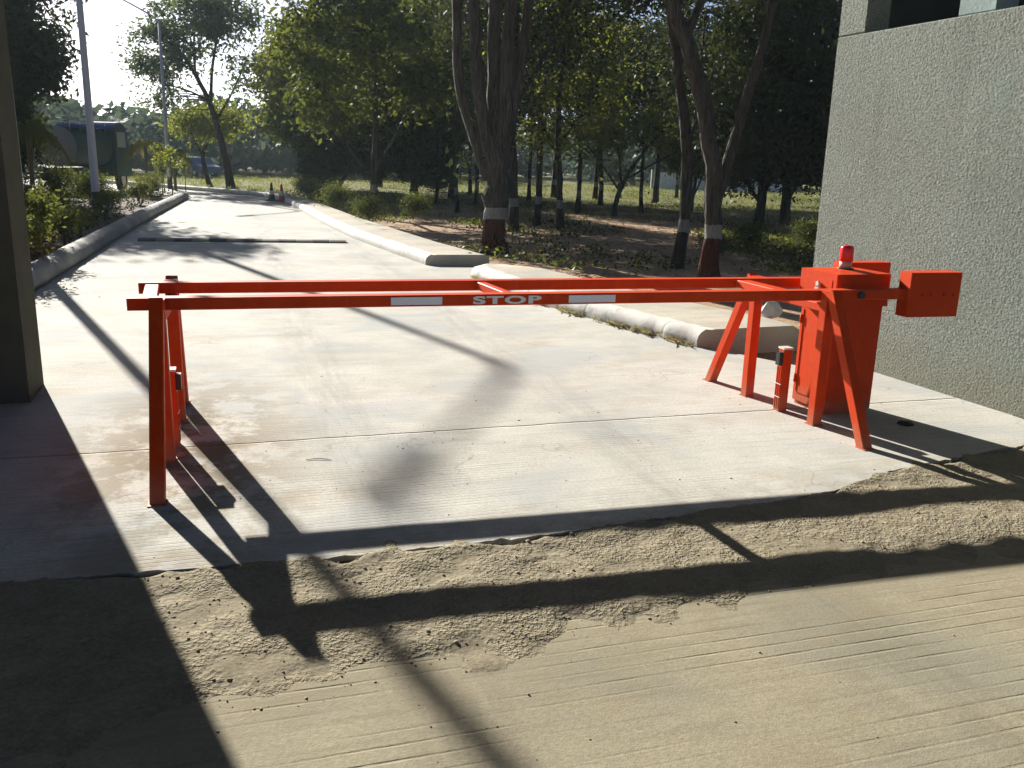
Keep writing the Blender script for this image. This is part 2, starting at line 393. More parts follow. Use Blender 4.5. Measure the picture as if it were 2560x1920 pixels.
# main concrete road: broken edge in front, kerb lines at the sides, cross road beyond
r_ = random.Random(5)
edge = [(-4.8, 2.1), (-3.4, 2.55), (-2.21, 2.95), (-1.92, 3.04), (-1.45, 3.17), (-.75, 3.34), (.01, 3.58), (.89, 3.93), (1.72, 4.31), (2.1, 4.63), (2.55, 4.88), (3.08, 5.15), (3.60, 5.40)]
jag = []
for (a, b) in zip(edge[:-1], edge[1:]):
    n = max(2, int(math.dist(a, b) / .035))
    for k in range(n):
        t = k / n; w = .010 if k % 7 else .022
        jag.append((a[0] + (b[0] - a[0]) * t + r_.uniform(-.5, .5) * w, a[1] + (b[1] - a[1]) * t + r_.uniform(-1, 1) * w))
jag.append(edge[-1])
road_poly = jag + [(2.9, 7.9), (2.4, 7.3), (1.75, 7.98), (1.4, 8.6), (1.0, 9.3), (.35, 10.4), (-.35, 12.6), (-.2, 13.9), (-1.3, 14.0), (-2.2, 15.8), (-3.3, 18.4), (-4.95, 22.8), (-7.0, 28.7),
             (-9.0, 34.3), (-10.5, 36.2), (-12.5, 38.4), (-19.5, 45.2), (-34, 55), (-60, 72), (-66, 66), (-34, 46), (-20.5, 38.6), (-14.5, 35.2), (-12.3, 33.6), (-9.4, 22.7), (-7.55, 16.4), (-6.3, 12.2), (-5.75, 10.3), (-5.2, 7.6)]
mb = MB(); n = len(road_poly)
mb.add([(p[0], p[1], 0) for p in road_poly] + [(p[0], p[1] , -.16) for p in road_poly],
       [tuple(range(n))] + [(i, i + n, (i + 1) % n + n, (i + 1) % n) for i in range(n)])
tag(mb.build('road', M['road']), kind='structure')

# front apron slab: tilted a touch below the road
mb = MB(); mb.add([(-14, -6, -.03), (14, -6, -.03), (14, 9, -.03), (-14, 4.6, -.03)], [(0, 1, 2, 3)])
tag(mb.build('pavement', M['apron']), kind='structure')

# broken rubble strip between the two slabs
low = [(-1.9, 1.9), (-1.17, 2.18), (-.89, 2.30), (-.43, 2.52), (-.05, 2.67), (.73, 3.11), (1.58, 3.44), (2.31, 3.65), (2.8, 3.8), (4.5, 4.3)]
def lowline(x): return np.interp(x, [p[0] for p in low], [p[1] for p in low])
def edgeline(x): return np.interp(x, [p[0] for p in edge], [p[1] for p in edge])
xs = np.linspace(-4.6, 5.2, 380); ts = np.linspace(-.2, 1.14, 90)
X, T = np.meshgrid(xs, ts); lo = lowline(X); lo = np.where(X < -1.9, edgeline(X) - 1.0, lo); hi = edgeline(X)
Y = lo + (hi - lo) * T
b = sines(X, Y, 10, 3, 9, 11); s = sines(X, Y, 16, 14, 60, 12)
w_ = sines(X, Y, 14, 5, 40, 13)
Z = -.014 + .004 * b + .0012 * s - .028 * np.clip((.24 - T + .07 * w_) / .42, 0, 1) + .016 * np.clip((T - .80 + .05 * w_) / .16, 0, 1) - .03 * np.clip((T - .99 + .055 * w_) / .06, 0, 1)
Z = np.where(T > .5, np.maximum(Z, -.045), Z)
Z = np.minimum(Z, .006)
v = np.stack([X, Y, Z], -1).reshape(-1, 3); ny, nx = X.shape; i = np.arange(nx * ny).reshape(ny, nx)
f = np.stack([i[:-1, :-1], i[:-1, 1:], i[1:, 1:], i[1:, :-1]], -1).reshape(-1, 4)
tag(link('rubble_ground', npmesh('rubble_ground', v, f, M['gravel'], True)), kind='structure')

# loose pebbles and grit: past counting
def pebbles(pts, sizes, mat, name):
    ico = []; 
    t = (1 + 5 ** .5) / 2
    base = np.array([(-1, t, 0), (1, t, 0), (-1, -t, 0), (1, -t, 0), (0, -1, t), (0, 1, t), (0, -1, -t), (0, 1, -t), (t, 0, -1), (t, 0, 1), (-t, 0, -1), (-t, 0, 1)]) / 1.9
    fc = np.array([(0, 11, 5), (0, 5, 1), (0, 1, 7), (0, 7, 10), (0, 10, 11), (1, 5, 9), (5, 11, 4), (11, 10, 2), (10, 7, 6), (7, 1, 8), (3, 9, 4), (3, 4, 2), (3, 2, 6), (3, 6, 8), (3, 8, 9), (4, 9, 5), (2, 4, 11), (6, 2, 10), (8, 6, 7), (9, 8, 1)])
    n = len(pts); ax = rng.uniform(.6, 1.3, (n, 1, 3)); ax[:, :, 2] *= .65
    jit = 1 + rng.uniform(-.25, .25, (n, 12, 1))
    a = rng.uniform(0, 6.28, n); c, s = np.cos(a), np.sin(a)
    vv = base[None] * jit * ax * sizes[:, None, None]
    x = vv[..., 0] * c[:, None] - vv[..., 1] * s[:, None]; y = vv[..., 0] * s[:, None] + vv[..., 1] * c[:, None]
    vv = np.stack([x, y, vv[..., 2]], -1) + pts[:, None, :]
    ff = (fc[None] + (np.arange(n) * 12)[:, None, None]).reshape(-1, 3)
    return link(name, npmesh(name, vv.reshape(-1, 3), ff, mat))
n = 4200; px = rng.uniform(-2.6, 4.4, n); tt = rng.beta(1.6, 1.3, n) * 1.12 - .1
py = lowline(px) + (edgeline(px) - lowline(px)) * tt
sz = np.clip(rng.lognormal(-5.95, .5, n), .0016, .012)
X0 = np.clip((px + 4.6) / 9.8 * 379, 0, 379).astype(int); Y0 = np.clip((tt + .2) / 1.34 * 89, 0, 89).astype(int)
pz = np.maximum(Z[Y0, X0], np.where(tt > 1, 0, -.03)) + sz * .2
pts = np.stack([px, py, pz], -1)
n2 = 260; qx = rng.uniform(-1.5, 3.0, n2); qy = rng.uniform(1.6, 6.5, n2); ok = np.abs(qx) < .6 * qy
on = qy > edgeline(qx) + .03; under = qy < lowline(qx) - .05; ok &= (on | under)
q = np.stack([qx, qy, np.where(on, .001, -.029)], -1)[ok]
pts = np.concatenate([pts, q]); sz = np.concatenate([sz, np.clip(rng.lognormal(-5.75, .4, len(q)), .002, .008)])
tag(pebbles(pts, sz, M['stone'], 'gravel'), 'loose gravel and grit scattered over the broken strip and the slabs', 'gravel', kind='stuff')

# rounded kerb along the planting bed on the left
def sweep(path, prof, name, mat, zb=0, closed_prof=True, wob=.0, seed=1, parent=None, sub=1):
    rr_ = random.Random(seed); pts = [Vector((p[0], p[1], 0)) for p in path]
    if sub > 1:
        q = []
        for a, b in zip(pts[:-1], pts[1:]): q += [a.lerp(b, k / sub) for k in range(sub)]
        pts = q + [pts[-1]]
    n = len(pts); k = len(prof); vs = []; fs = []
    for i, p in enumerate(pts):
        t = (pts[min(i + 1, n - 1)] - pts[max(i - 1, 0)]).normalized(); sx = Vector((t.y, -t.x, 0))
        for (a, z) in prof:
            w = rr_.uniform(-1, 1) * wob
            q = p + sx * (a + w); vs.append((q.x, q.y, zb + z + (w * .7 if z > .02 else 0)))
    for i in range(n - 1):
        for j in range(k - 1):
            fs.append((i * k + j, i * k + j + 1, (i + 1) * k + j + 1, (i + 1) * k + j))
    m_ = MB(); m_.add(vs, fs, 0, True); m_.add(vs[:k], [tuple(range(k))]); m_.add(vs[-k:], [tuple(range(k - 1, -1, -1))])
    return m_.build(name, mat, parent)
halfround = [(.17 * math.cos(a), max(-.1, .07 + .17 * math.sin(a))) for a in [R(-60)] + [R(x) for x in range(-10, 200, 15)] + [R(240)]]
lk = [(-5.35, 8.6), (-5.80, 10.35), (-6.35, 12.2), (-7.6, 16.45), (-9.45, 22.75), (-12.4, 33.4)]
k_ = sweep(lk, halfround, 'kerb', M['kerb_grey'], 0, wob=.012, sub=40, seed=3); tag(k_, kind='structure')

# far kerb of the cross road
fk = [(-60, 74.5), (-34, 56.2), (-19.6, 45.6), (-12.4, 38.8), (-10.3, 36.6), (-8.8, 34.6)]
kp = [(.15, -.1), (.15, .12), (.10, .17), (-.10, .17), (-.15, .12), (-.15, -.1)]
tag(sweep(fk, kp, 'kerb', M['kerb'], 0, wob=.01, sub=10), kind='structure')

# the two raised walkway blocks on the right: rounded whitewashed kerb side, beige top
def walkway(front, back, name):
    front = [Vector((*p, 0)) for p in front]; back = [Vector((*p, 0)) for p in back]
    N = 60
    def res(pl, n):
        L = [0]
        for a, b in zip(pl[:-1], pl[1:]): L.append(L[-1] + (b - a).length)
        o = []
        for i in range(n):
            d = L[-1] * i / (n - 1); j = max(k for k in range(len(L)) if L[k] <= d + 1e-9); j = min(j, len(pl) - 2)
            o.append(pl[j].lerp(pl[j + 1], (d - L[j]) / (L[j + 1] - L[j])))
        return o
    fr, bk = res(front, N), res(back, N); vs = []; fs = []; mi = []
    prof = [(0, -.12), (0, .06), (.012, .105), (.04, .14), (.085, .158), (.15, .162), (.19, .160)]
    rr_ = random.Random(9)
    for a, b in zip(fr, bk):
        d = (b - a).normalized(); w = rr_.uniform(-.012, .012)
        for s_, z in prof: p = a + d * (s_ + w * (z > 0)); vs.append((p.x, p.y, z + (rr_.uniform(-.006, .006) if .06 < z < .18 else 0)))
        e = b - d * .08; vs.append((e.x, e.y, .163)); vs.append((b.x, b.y, .12)); vs.append((b.x, b.y, -.12))
    k = len(prof) + 3
    m_ = MB()
    for i in range(N - 1):
        for j in range(k - 1): fs.append((i * k + j, i * k + j + 1, (i + 1) * k + j + 1, (i + 1) * k + j)); mi.append(0 if j < 6 else 1)
    m_.v = [tuple(v_) for v_ in vs]; m_.f = fs; m_.m = mi; m_.sm = [j < 6 for j in mi]
    m_.add(vs[:k], [tuple(range(k - 1, -1, -1))], 2); m_.add(vs[-k:], [tuple(range(k))], 2)
    return m_.build(name, [M['kerb'], M['pave'], M['pave']])
wl = walkway([(-1.42, 13.94), (-2.22, 15.72), (-3.36, 18.31), (-5.0, 22.74), (-7.05, 28.69), (-8.97, 33.95)],
             [(-.42, 14.18), (-1.4, 16.28), (-2.5, 19.0), (-3.93, 22.56), (-6.1, 28.5), (-8.3, 33.9)], 'sidewalk')
tag(wl, kind='structure')
wl = walkway([(1.69, 7.96), (1.33, 8.53), (.93, 9.18), (.27, 10.32), (-.3, 11.8), (-.62, 12.6), (-.5, 12.85)],
             [(2.75, 8.35), (2.62, 8.75), (2.0, 9.7), (1.15, 11.1), (.75, 12.0), (.45, 12.55), (-.2, 12.95)], 'sidewalk')
tag(wl, kind='structure')

# planting-bed soil behind the left kerb
mb = MB(); bed = [(-5.45, 8.6), (-5.93, 10.35), (-6.48, 12.2), (-7.73, 16.45), (-9.58, 22.75), (-12.55, 33.3), (-14.2, 34.2), (-22, 37.5), (-34, 36), (-34, 8)]
mb.add([(p[0], p[1], .03) for p in bed], [tuple(range(len(bed)))])
tag(mb.build('bed_soil_ground', m_plain('bed_soil', (.12, .085, .055), .95, 5)), kind='structure')

# ------------------------------------------------------------------ the barrier
ZB = .84
A = Vector((-1.995, 4.49, ZB)); B0 = Vector((1.983, 5.58, ZB)); C0 = Vector((-2.173, 5.06, ZB)); D0 = Vector((2.03, 6.195, ZB))
dF = (B0 - A).normalized(); dB = (D0 - C0).normalized(); nF = Vector((dF.y, -dF.x, 0))   # nF faces the viewer
bar_rot = math.atan2(dF.y, dF.x)
root = empty('boom_barrier', (2.2, 5.9, 0))
tag(root, 'red-orange double-beam boom lettered STOP, lowered across the concrete lane', 'boom barrier')
def W(p): return Vector(p) - Vector((2.2, 5.9, 0))
mb = MB(); mb.bar(W(A - nF * .02), W(A - nF * .02 + dF * 4.76), .09, .064); mb.build('boom_beam', M['red'], root)
mb = MB(); mb.bar(W(C0 - nF * .02), W(C0 - nF * .02 + dB * 4.70), .09, .064); mb.build('boom_beam', M['red'], root)
def cross(sf, sb, w, h, z=0):
    a = A + dF * sf - nF * .065; b = C0 + dB * sb + nF * .025
    mb = MB(); mb.bar(W(a + Vector((0, 0, z))), W(b + Vector((0, 0, z))), w, h); mb.build('cross_member', M['red'], root)
cross(.10, .075, .075, .05); cross(2.06, 2.02, .055, .05); cross(3.86, 3.86, .10, .05)
# reflective strips and lettering sit on the front face
def strip(s0, s1, t=.003):
    a = A + dF * s0 + nF * (.025 + t / 2); b = A + dF * s1 + nF * (.025 + t / 2)
    mb = MB(); mb.bar(W(a), W(b), t, .043, bev=0); mb.build('reflective_strip', M['white'], root)
strip(1.355, 1.642); strip(2.39, 2.68)
cu = bpy.data.curves.new('stop_lettering', 'FONT'); cu.body = 'STOP'; cu.size = .066; cu.align_x = 'CENTER'; cu.extrude = .0015; cu.offset = .0026; cu.space_character = 1.12
to = link('tmp_text', cu); dg = bpy.context.evaluated_depsgraph_get()
tm = bpy.data.meshes.new_from_object(to.evaluated_get(dg)); bpy.data.objects.remove(to)
tm.materials.clear(); tm.materials.append(M['letter'])
xs_ = [v_.co.x for v_ in tm.vertices]; sx = .405 / (max(xs_) - min(xs_)); x0 = (max(xs_) + min(xs_)) / 2
ys_ = [v_.co.y for v_ in tm.vertices]; sy = .047 / (max(ys_) - min(ys_)); y0 = (max(ys_) + min(ys_)) / 2
for v_ in tm.vertices: v_.co = ((v_.co.x - x0) * sx, (v_.co.y - y0) * sy, v_.co.z)
lt = link('stop_lettering', tm, root, W(A + dF * 2.022 + nF * .027)); lt.rotation_euler = (R(90), 0, bar_rot); lt['label'] = 'white word STOP on the front beam'

for P_, d_, s_ in ((A, dF, 4.36), (C0, dB, 4.36)):
    q = P_ + d_ * s_; mb = MB(); mb.tube([W(q + nF * .045), W(q + nF * .03), W(q - nF * .06)], [.022, .026, .026], 12); mb.build('pivot_pin', M['black'], root)
# counterweight boxes at the tail of both beams
def weight(P, d, s0, s1, z0, z1):
    c = P + d * ((s0 + s1) / 2)
    mb = MB(); mb.box(W((c.x, c.y, z0)), s1 - s0, .12, z1 - z0, bar_rot, bev=.006)
    w_ = mb.build('counterweight', M['red'], root)
    for k in (.25, .42, .68, .86):
        b_ = MB(); q = P + d * (s0 + (s1 - s0) * k) + nF * .0605; b_.tube([W((q.x, q.y, .84)), W((q.x, q.y, .84)) + nF * .01], [.009, .009], 6)
        b_.build('bolt', M['red'], w_)
weight(A, dF, 4.70, 5.09, .695, .985); weight(C0, dB, 4.62, 5.01, .70, .985)

# drive cabinet between the two beams
a_c = R(18.5); cv = Vector((math.cos(a_c), math.sin(a_c), 0)); cuu = Vector((-math.sin(a_c), math.cos(a_c), 0))
near = Vector((2.105, 5.735, 0)); cw, cd = .385, .355
cc = near + cv * cw / 2 + cuu * cd / 2
cab = empty('drive_cabinet', cc); tag(cab, 'tall red-orange motor cabinet with hood and padlock between the boom beams', 'cabinet')
cab.rotation_euler.z = a_c
mb = MB(); mb.box((0, 0, .03), cw, cd, .71, 0, bev=.008); mb.build('body', M['red'], cab)
mb = MB(); mb.box((0, 0, 0), cw - .03, cd - .03, .03, 0, bev=.002); mb.build('plinth', M['red'], cab)
mb = MB(); mb.box((0, 0, .74), cw + .04, cd + .04, .215, 0, bev=.008)
mb.box((-cw / 2 - .0215, 0, .775), .003, cd - .06, .135, 0, bev=0)
mb.add([(-cw / 2 - .02, -cd / 2 - .02, .9551), (cw / 2 + .02, -cd / 2 - .02, .9551), (cw / 2 + .02, cd / 2 + .02, .9551), (-cw / 2 - .02, cd / 2 + .02, .9551), (-.05, -.02, .968), (.05, -.02, .968), (.05, .02, .968), (-.05, .02, .968)],
       [(0, 1, 5, 4), (1, 2, 6, 5), (2, 3, 7, 6), (3, 0, 4, 7), (4, 5, 6, 7)])
hood = mb.build('hood', M['red'], cab)
mb = MB(); mb.box((-cw / 2 - .003, 0, .09), .006, cd - .06, .6, 0, bev=.002)
dr = mb.build('door', M['red'], cab)
mb = MB()
for s_ in (-1, 1): mb.box((-cw / 2 - .008, s_ * (cd / 2 - .045), .1), .006, .008, .58, 0, bev=0)
mb.build('door_rib', M['red'], dr)
for z in (.16, .58):
    mb = MB(); mb.tube([(-cw / 2 - .012, cd / 2 - .03, z), (-cw / 2 - .012, cd / 2 - .03, z + .06)], [.009, .009], 8); mb.build('hinge', M['red'], dr)
mb = MB(); x_ = -cw / 2 - .03
mb.tube([(x_, -.02, .876), (x_ - .012, -.02, .876)], [.016, .016], 10)
mb.box((x_ - .006, -.02, .80), .018, .045, .05, 0, bev=.006)
mb.tube([(x_ - .006, -.034, .848), (x_ - .006, -.034, .872), (x_ - .006, -.02, .884), (x_ - .006, -.006, .872), (x_ - .006, -.006, .848)], [.005] * 5, 6)
mb.build('padlock', M['steel'], cab)
be = empty('beacon_lamp', cc + Vector((0, 0, .968)) + cuu * .01 - cv * .0); tag(be, 'small red beacon lamp standing on top of the motor cabinet', 'beacon lamp')
mb = MB(); mb.tube([(0, 0, 0), (0, 0, .006)], [.055, .055], 16); mb.build('base_plate', M['black'], be)
mb = MB(); mb.tube([(0, 0, .006), (0, 0, .05)], [.040, .040], 18); mb.build('base', M['beige'], be)
mb = MB(); mb.tube([(0, 0, .05), (0, 0, .055), (0, 0, .14), (0, 0, .153), (0, 0, .158)], [.043, .046, .044, .036, .015], 20); mb.build('lens', M['redw'], be)

# trestle stands: two uprights with splayed braces, joined by a rail under the boom
def stand(base, fv, fd, rv, rd, label, top=.872):
    root = empty('barrier_stand', base); tag(root, label, 'barrier stand', 'trestle stands under the boom')
    L = lambda p, z: Vector((p[0], p[1], z)) - Vector(base)
    ax = (Vector((*rv, 0)) - Vector((*fv, 0))).normalized()
    for p in (fv, rv):
        mb = MB(); mb.bar(L(p, -.01), L(p, top), .068, .066, up=ax); mb.build('upright', M['red'], root)
    for p, q, s_ in ((fd, fv, -1), (rd, rv, 1)):
        e = Vector((*q, 0)) + ax * s_ * .048
        mb = MB(); mb.bar(L(p, -.02), L((e.x, e.y), top + .002), .068, .064, up=ax); mb.build('brace', M['red'], root)
    for p in (fv, rv, fd, rd):
        mb = MB(); q_ = L(p, -.004); mb.box(q_, .085, .085, .009, math.atan2(ax.y, ax.x), bev=.002); mb.build('foot_plate', M['red'], root)
    mb = MB(); mb.bar(L((fv[0] + ax.x * .03, fv[1] + ax.y * .03), .765), L((rv[0] - ax.x * .03, rv[1] - ax.y * .03), .765), .05, .05); mb.build('rail', M['red'], root)
stand((-1.9, 4.75, 0), (-1.832, 4.475), (-1.652, 3.87), (-2.045, 5.21), (-2.18, 5.63), 'red trestle stand carrying the free end of the boom beside the dark gate pillar')
stand((1.85, 5.85, 0), (1.975, 5.52), (2.125, 5.03), (1.716, 6.222), (1.54, 6.67), 'red-orange trestle stand with splayed legs in front of the motor cabinet')

# photo-eye posts
def sensor(p, side, label, h=.44):
    r0 = empty('sensor_post', (p[0], p[1], 0), R(17)); tag(r0, label, 'sensor post', 'photo-eye posts beside the lane')
    mb = MB(); mb.box((0, 0, -.01), .066, .066, h, 0, bev=.004); mb.build('post', M['red'], r0)
    mb = MB()
    for s_ in (-.022, 0, .022): mb.bar((side * .035, s_, .02), (side * .035, s_, h - .13), .006, .008, up=(0, 1, 0), bev=.001)
    mb.build('rib', M['red'], r0)
    mb = MB(); mb.box((side * .048, -.008, h - .115), .03, .05, .09, 0, bev=.004); mb.build('photo_eye', M['black'], r0)
    mb = MB(); mb.box((0, 0, h - .008), .074, .074, .012, 0, bev=.003); mb.build('cap', M['steel'], r0)
    for z in (.10, .19):
        mb = MB(); mb.box((side * .0365, 0, z), .005, .07, .004, 0, bev=0); mb.build('cable_tie', M['white'], r0)
sensor((-1.905, 4.74), 1, 'red square photo-eye post inside the left trestle stand')
sensor((1.845, 5.84), -1, 'red square photo-eye post with black eye against the motor cabinet')

# small things lying about
mb = MB(); mb.tube([(0, 0, 0), (0, 0, .018), (0, 0, .03)], [.05, .048, .03], 14, wob=.1)
o = mb.build('stone', M['black'], None, (2.6, 5.58, 0)); tag(o, 'small flat black stone on the slab beside the motor cabinet', 'stone')
def rock(name, loc, dims, seed, mat):
    g = np.random.default_rng(seed); pts = g.normal(size=(26, 3)); pts /= np.linalg.norm(pts, axis=1)[:, None]; pts *= np.array(dims); 
    import bmesh
    bm = bmesh.new(); vs = [bm.verts.new(p) for p in pts]; r1 = bmesh.ops.convex_hull(bm, input=vs); 
    bmesh.ops.delete(bm, geom=[v_ for v_ in bm.verts if not v_.link_faces], context='VERTS')
    me = bpy.data.meshes.new(name); bm.to_mesh(me); bm.free(); me.materials.append(mat)
    return link(name, me, None, loc)
tag(rock('limestone_rock', (2.60, 8.85, .22), (.12, .10, .10), 4, M['limestone']), 'pale limestone rock lying behind the end of the near walkway', 'rock')
mb = MB(); mb.tube([(-.07, -.015, .004), (-.03, .001, .005), (.01, .006, .006), (.04, .003, .005), (.07, -.006, .003)], [.0015, .0022, .0022, .002, .001], 6)
tag(mb.build('twig', M['wood'], None, (-1.04, 4.55, 0)), 'thin dry twig lying on the pale slab right of the left stand', 'twig')

# speed bump
sb = empty('speed_bump', (-5.2, 16.98, 0)); tag(sb, 'low black and pale rubber speed bump across the far lane', 'speed bump')
a = Vector((-7.05, 16.58, 0)); b = Vector((-3.32, 17.36, 0)); d = (b - a).normalized(); sxv = Vector((-d.y, d.x, 0)); seg = 12
for k in range(seg):
    p = a + (b - a) * (k / seg); q = a + (b - a) * ((k + 1) / seg) - d * .006
    pr = [(-.17, 0), (-.13, .03), (-.06, .052), (.06, .052), (.13, .03), (.17, 0)]
    vs = [e + sxv * s_ + Vector((0, 0, z)) - Vector((-5.2, 16.98, 0)) for e in (p, q) for s_, z in pr]
    fs = [(i, i + 6, i + 7, i + 1) for i in range(5)] + [tuple(range(6)), tuple(range(11, 5, -1))]
    MB().add(vs, fs).build('segment', M['bumpyel'] if k % 2 else M['bumpblk'], sb)

# traffic cones at the corner of the walkway
def cone(loc, mats, label, h=.62):
    r0 = empty('traffic_cone', loc); tag(r0, label, 'traffic cone', 'cones at the corner of the walkway')
    mb = MB(); mb.box((0, 0, 0), .34, .34, .035, 0, bev=.01); mb.build('base', mats[0], r0)
    rad = lambda z: .13 - (.13 - .025) * z / h
    for z0, z1, mm in ((.035, .22, 0), (.22, .38, 1), (.38, h, 0)):
        mb = MB(); mb.tube([(0, 0, z0), (0, 0, z1)], [rad(z0), rad(z1)], 14); mb.build('band' if mm else 'cone_body', mats[mm], r0)
cone((-8.55, 32.6, 0), (M['cone'], M['conew']), 'red and white traffic cone at the far walkway corner, nearer the field')
cone((-9.05, 33.1, 0), (M['bumpblk'], M['conew']), 'dark traffic cone standing left of the red and white one', .66)

# ------------------------------------------------------------------ gatehouse on the right, gate pillar on the left
wd = Vector((-.352, .936, 0)).normalized(); wn = Vector((-wd.y, wd.x, 0)) * 1     # wn points to the lane (left)
if wn.x > 0: wn = -wn
P0 = Vector((3.01, 7.1, 0)); s_far = .93
gh = empty('gatehouse', P0 - wn * 1.0); tag(gh, 'grey-green rough stucco gatehouse with an open unglazed window above its wall', 'building')
G = lambda s, o, z: P0 + wd * s - wn * o + Vector((0, 0, z)) - (P0 - wn * 1.0)     # s along, o inward, z up
def gbox(name, s0, s1, o0, o1, z0, z1, mat, parent=gh, bev=.01):
    mb = MB(); c = (G(s0, (o0 + o1) / 2, (z0 + z1) / 2), G(s1, (o0 + o1) / 2, (z0 + z1) / 2)); mb.bar(c[0], c[1], abs(o1 - o0), z1 - z0, bev=bev)
    return mb.build(name, mat, parent)
# side wall with slightly uneven sill, fine-grained
gbox('wall', -6.5, s_far, 0, .24, -.1, 2.705, M['stucco'])
gbox('corner_pier', s_far - .31, s_far - .002, .002, .24, 2.708, 4.35, M['stucco'])
gbox('middle_column', -.62, -.305, .03, .235, 2.708, 4.35, M['teal'])
gbox('column', -4.2, -3.8, .004, .24, 2.708, 4.35, M['stucco'])
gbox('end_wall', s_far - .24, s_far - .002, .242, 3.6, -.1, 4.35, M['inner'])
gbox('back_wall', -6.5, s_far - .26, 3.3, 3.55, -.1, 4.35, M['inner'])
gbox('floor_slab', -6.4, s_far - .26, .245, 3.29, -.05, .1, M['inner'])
gbox('roof', -6.8, s_far + .25, -.25, 3.9, 4.352, 4.6, M['roofc'])

gp = empty('gate_pillar', (-3.9, 5.5, 0)); tag(gp, 'dark plastered gate pillar in shade at the left end of the boom', 'pillar')
pu = Vector((-math.sin(R(18.4)), math.cos(R(18.4)), 0)); pv = Vector((pu.y, -pu.x, 0)); p0 = Vector((-3.136, 5.512, 0))
L = lambda p: p - Vector((-3.9, 5.5, 0))
poly = [L(p0), L(p0 + pu * .5), L(p0 + pu * .5 - pv * 1.9), L(p0 - pv * 1.9)]
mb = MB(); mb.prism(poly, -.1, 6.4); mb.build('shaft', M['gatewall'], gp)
e_ = .12; q = [L(p0 - pu * e_ + pv * e_), L(p0 + pu * (.5 + e_) + pv * e_), L(p0 + pu * (.5 + e_) - pv * (1.9 + e_)), L(p0 - pu * e_ - pv * (1.9 + e_))]
mb = MB(); mb.prism(q, 6.4, 6.6); mb.build('coping', M['roofc'], gp)

# added roof slab from pillar to gatehouse, unseen, blocks sky light to deepen shade
gc = empty('added_canopy', (0, 0, 6.6)); tag(gc, 'unseen concrete roof added overhead to block sky light, from dark pillar to gatehouse', 'roof')
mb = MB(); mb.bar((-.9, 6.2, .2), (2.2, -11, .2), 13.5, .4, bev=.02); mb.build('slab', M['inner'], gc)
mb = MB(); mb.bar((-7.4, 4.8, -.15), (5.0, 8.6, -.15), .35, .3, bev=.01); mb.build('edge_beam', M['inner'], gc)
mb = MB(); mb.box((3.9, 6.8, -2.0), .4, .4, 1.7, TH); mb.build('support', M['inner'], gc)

# ------------------------------------------------------------------ street lamps
def lamp(loc, h, r, arm, label):
    r0 = empty('street_lamp', loc); tag(r0, label, 'street lamp', 'street lamps along the planting bed')
    mb = MB(); mb.tube([(0, 0, .0), (0, 0, .6), (0, 0, h * .55), (0, 0, h)], [r * 1.1, r * 1.1, r * .85, r * .6], 14); mb.build('pole', M['pole'], r0)
    mb = MB(); mb.tube([(0, 0, .0), (0, 0, .55)], [r * 1.16, r * 1.16], 14); mb.build('base_band', M['poleband'], r0)
    ax, ay, az = arm
    mb = MB(); pts = [(0, 0, h - .12), (ax * .03, ay * .03, h), (ax * .12, ay * .12, h + az * .16), (ax * .5, ay * .5, h + az * .54), (ax, ay, h + az)]
    mb.tube(pts, [r * .6, r * .55, r * .45, r * .38, r * .34], 10); mb.build('arm', M['pole'], r0)
    d_ = Vector((ax, ay, az * .8)).normalized()
    mb = MB(); mb.bar(Vector((ax, ay, h + az)) - d_ * .05, Vector((ax, ay, h + az + .05)) + d_ * .6, .24, .11, bev=.03); mb.build('lamp_head', M['pole'], r0)
lamp((-11.25, 23.96, .0), 8.6, .095, (-1.75, -.35, 1.0), 'grey street lamp post nearest the tanker, its top out of the picture')
lamp((-16.12, 41.7, .0), 7.3, .085, (-2.2, -.3, 1.15), 'slender street lamp at the far end of the bed, curved arm reaching left')
lamp((-7.5, 13.5, .0), 7.6, .068, (1.2, -.4, .3), 'street lamp post standing hidden behind the dark gate pillar')

# ------------------------------------------------------------------ tanker and far car
def wheel(parent, loc, r, w, ax):
    t = Vector(ax).normalized(); c = Vector(loc)
    w_ = MB(); w_.tube([c - t * w / 2, c - t * w * .42, c + t * w * .42, c + t * w / 2], [r * .86, r, r, r * .86], 18)
    o = w_.build('wheel', M['rubber'], parent)
    w_ = MB(); w_.tube([c - t * (w / 2 + .008), c + t * (w / 2 + .008)], [r * .5, r * .5], 12); w_.build('rim', M['steel'], o)
tk = empty('tanker_truck', (-17.7, 36.2, 0), R(-6)); tk.scale = (.76, .74, 1.02); tag(tk, 'small dark tanker truck with grey round tank end and blue top parked behind the bed', 'truck')
def ell(y, rx, rz, n=28, zc=1.72): return [(rx * math.cos(2 * math.pi * k / n), y, zc + rz * math.sin(2 * math.pi * k / n)) for k in range(n)]
mb = MB(); n = 28; rings = [ell(-1.62, .3, .18), ell(-1.58, .7, .48), ell(-1.5, .95, .70), ell(-1.42, 1.0, .75)]
vs = sum(rings, []); fs = [(i * n + k, i * n + (k + 1) % n, (i + 1) * n + (k + 1) % n, (i + 1) * n + k) for i in range(3) for k in range(n)] + [tuple(range(n))]
mb.add(vs, fs, 0, True); mb.build('tank_end', M['tankgrey'], tk)
mb = MB(); vs = ell(-1.42, 1.0, .75) + ell(2.0, 1.0, .75); fs = [(k, (k + 1) % n, (k + 1) % n + n, k + n) for k in range(n)] + [tuple(range(n, 2 * n))]
mb.add(vs, fs, 0, True); mb.build('tank', M['tankgreen'], tk)
mb = MB(); mb.box((.35, .3, 2.44), .9, 3.3, .10, 0, bev=.03); mb.build('walkway', M['tankblue'], tk)
mb = MB()
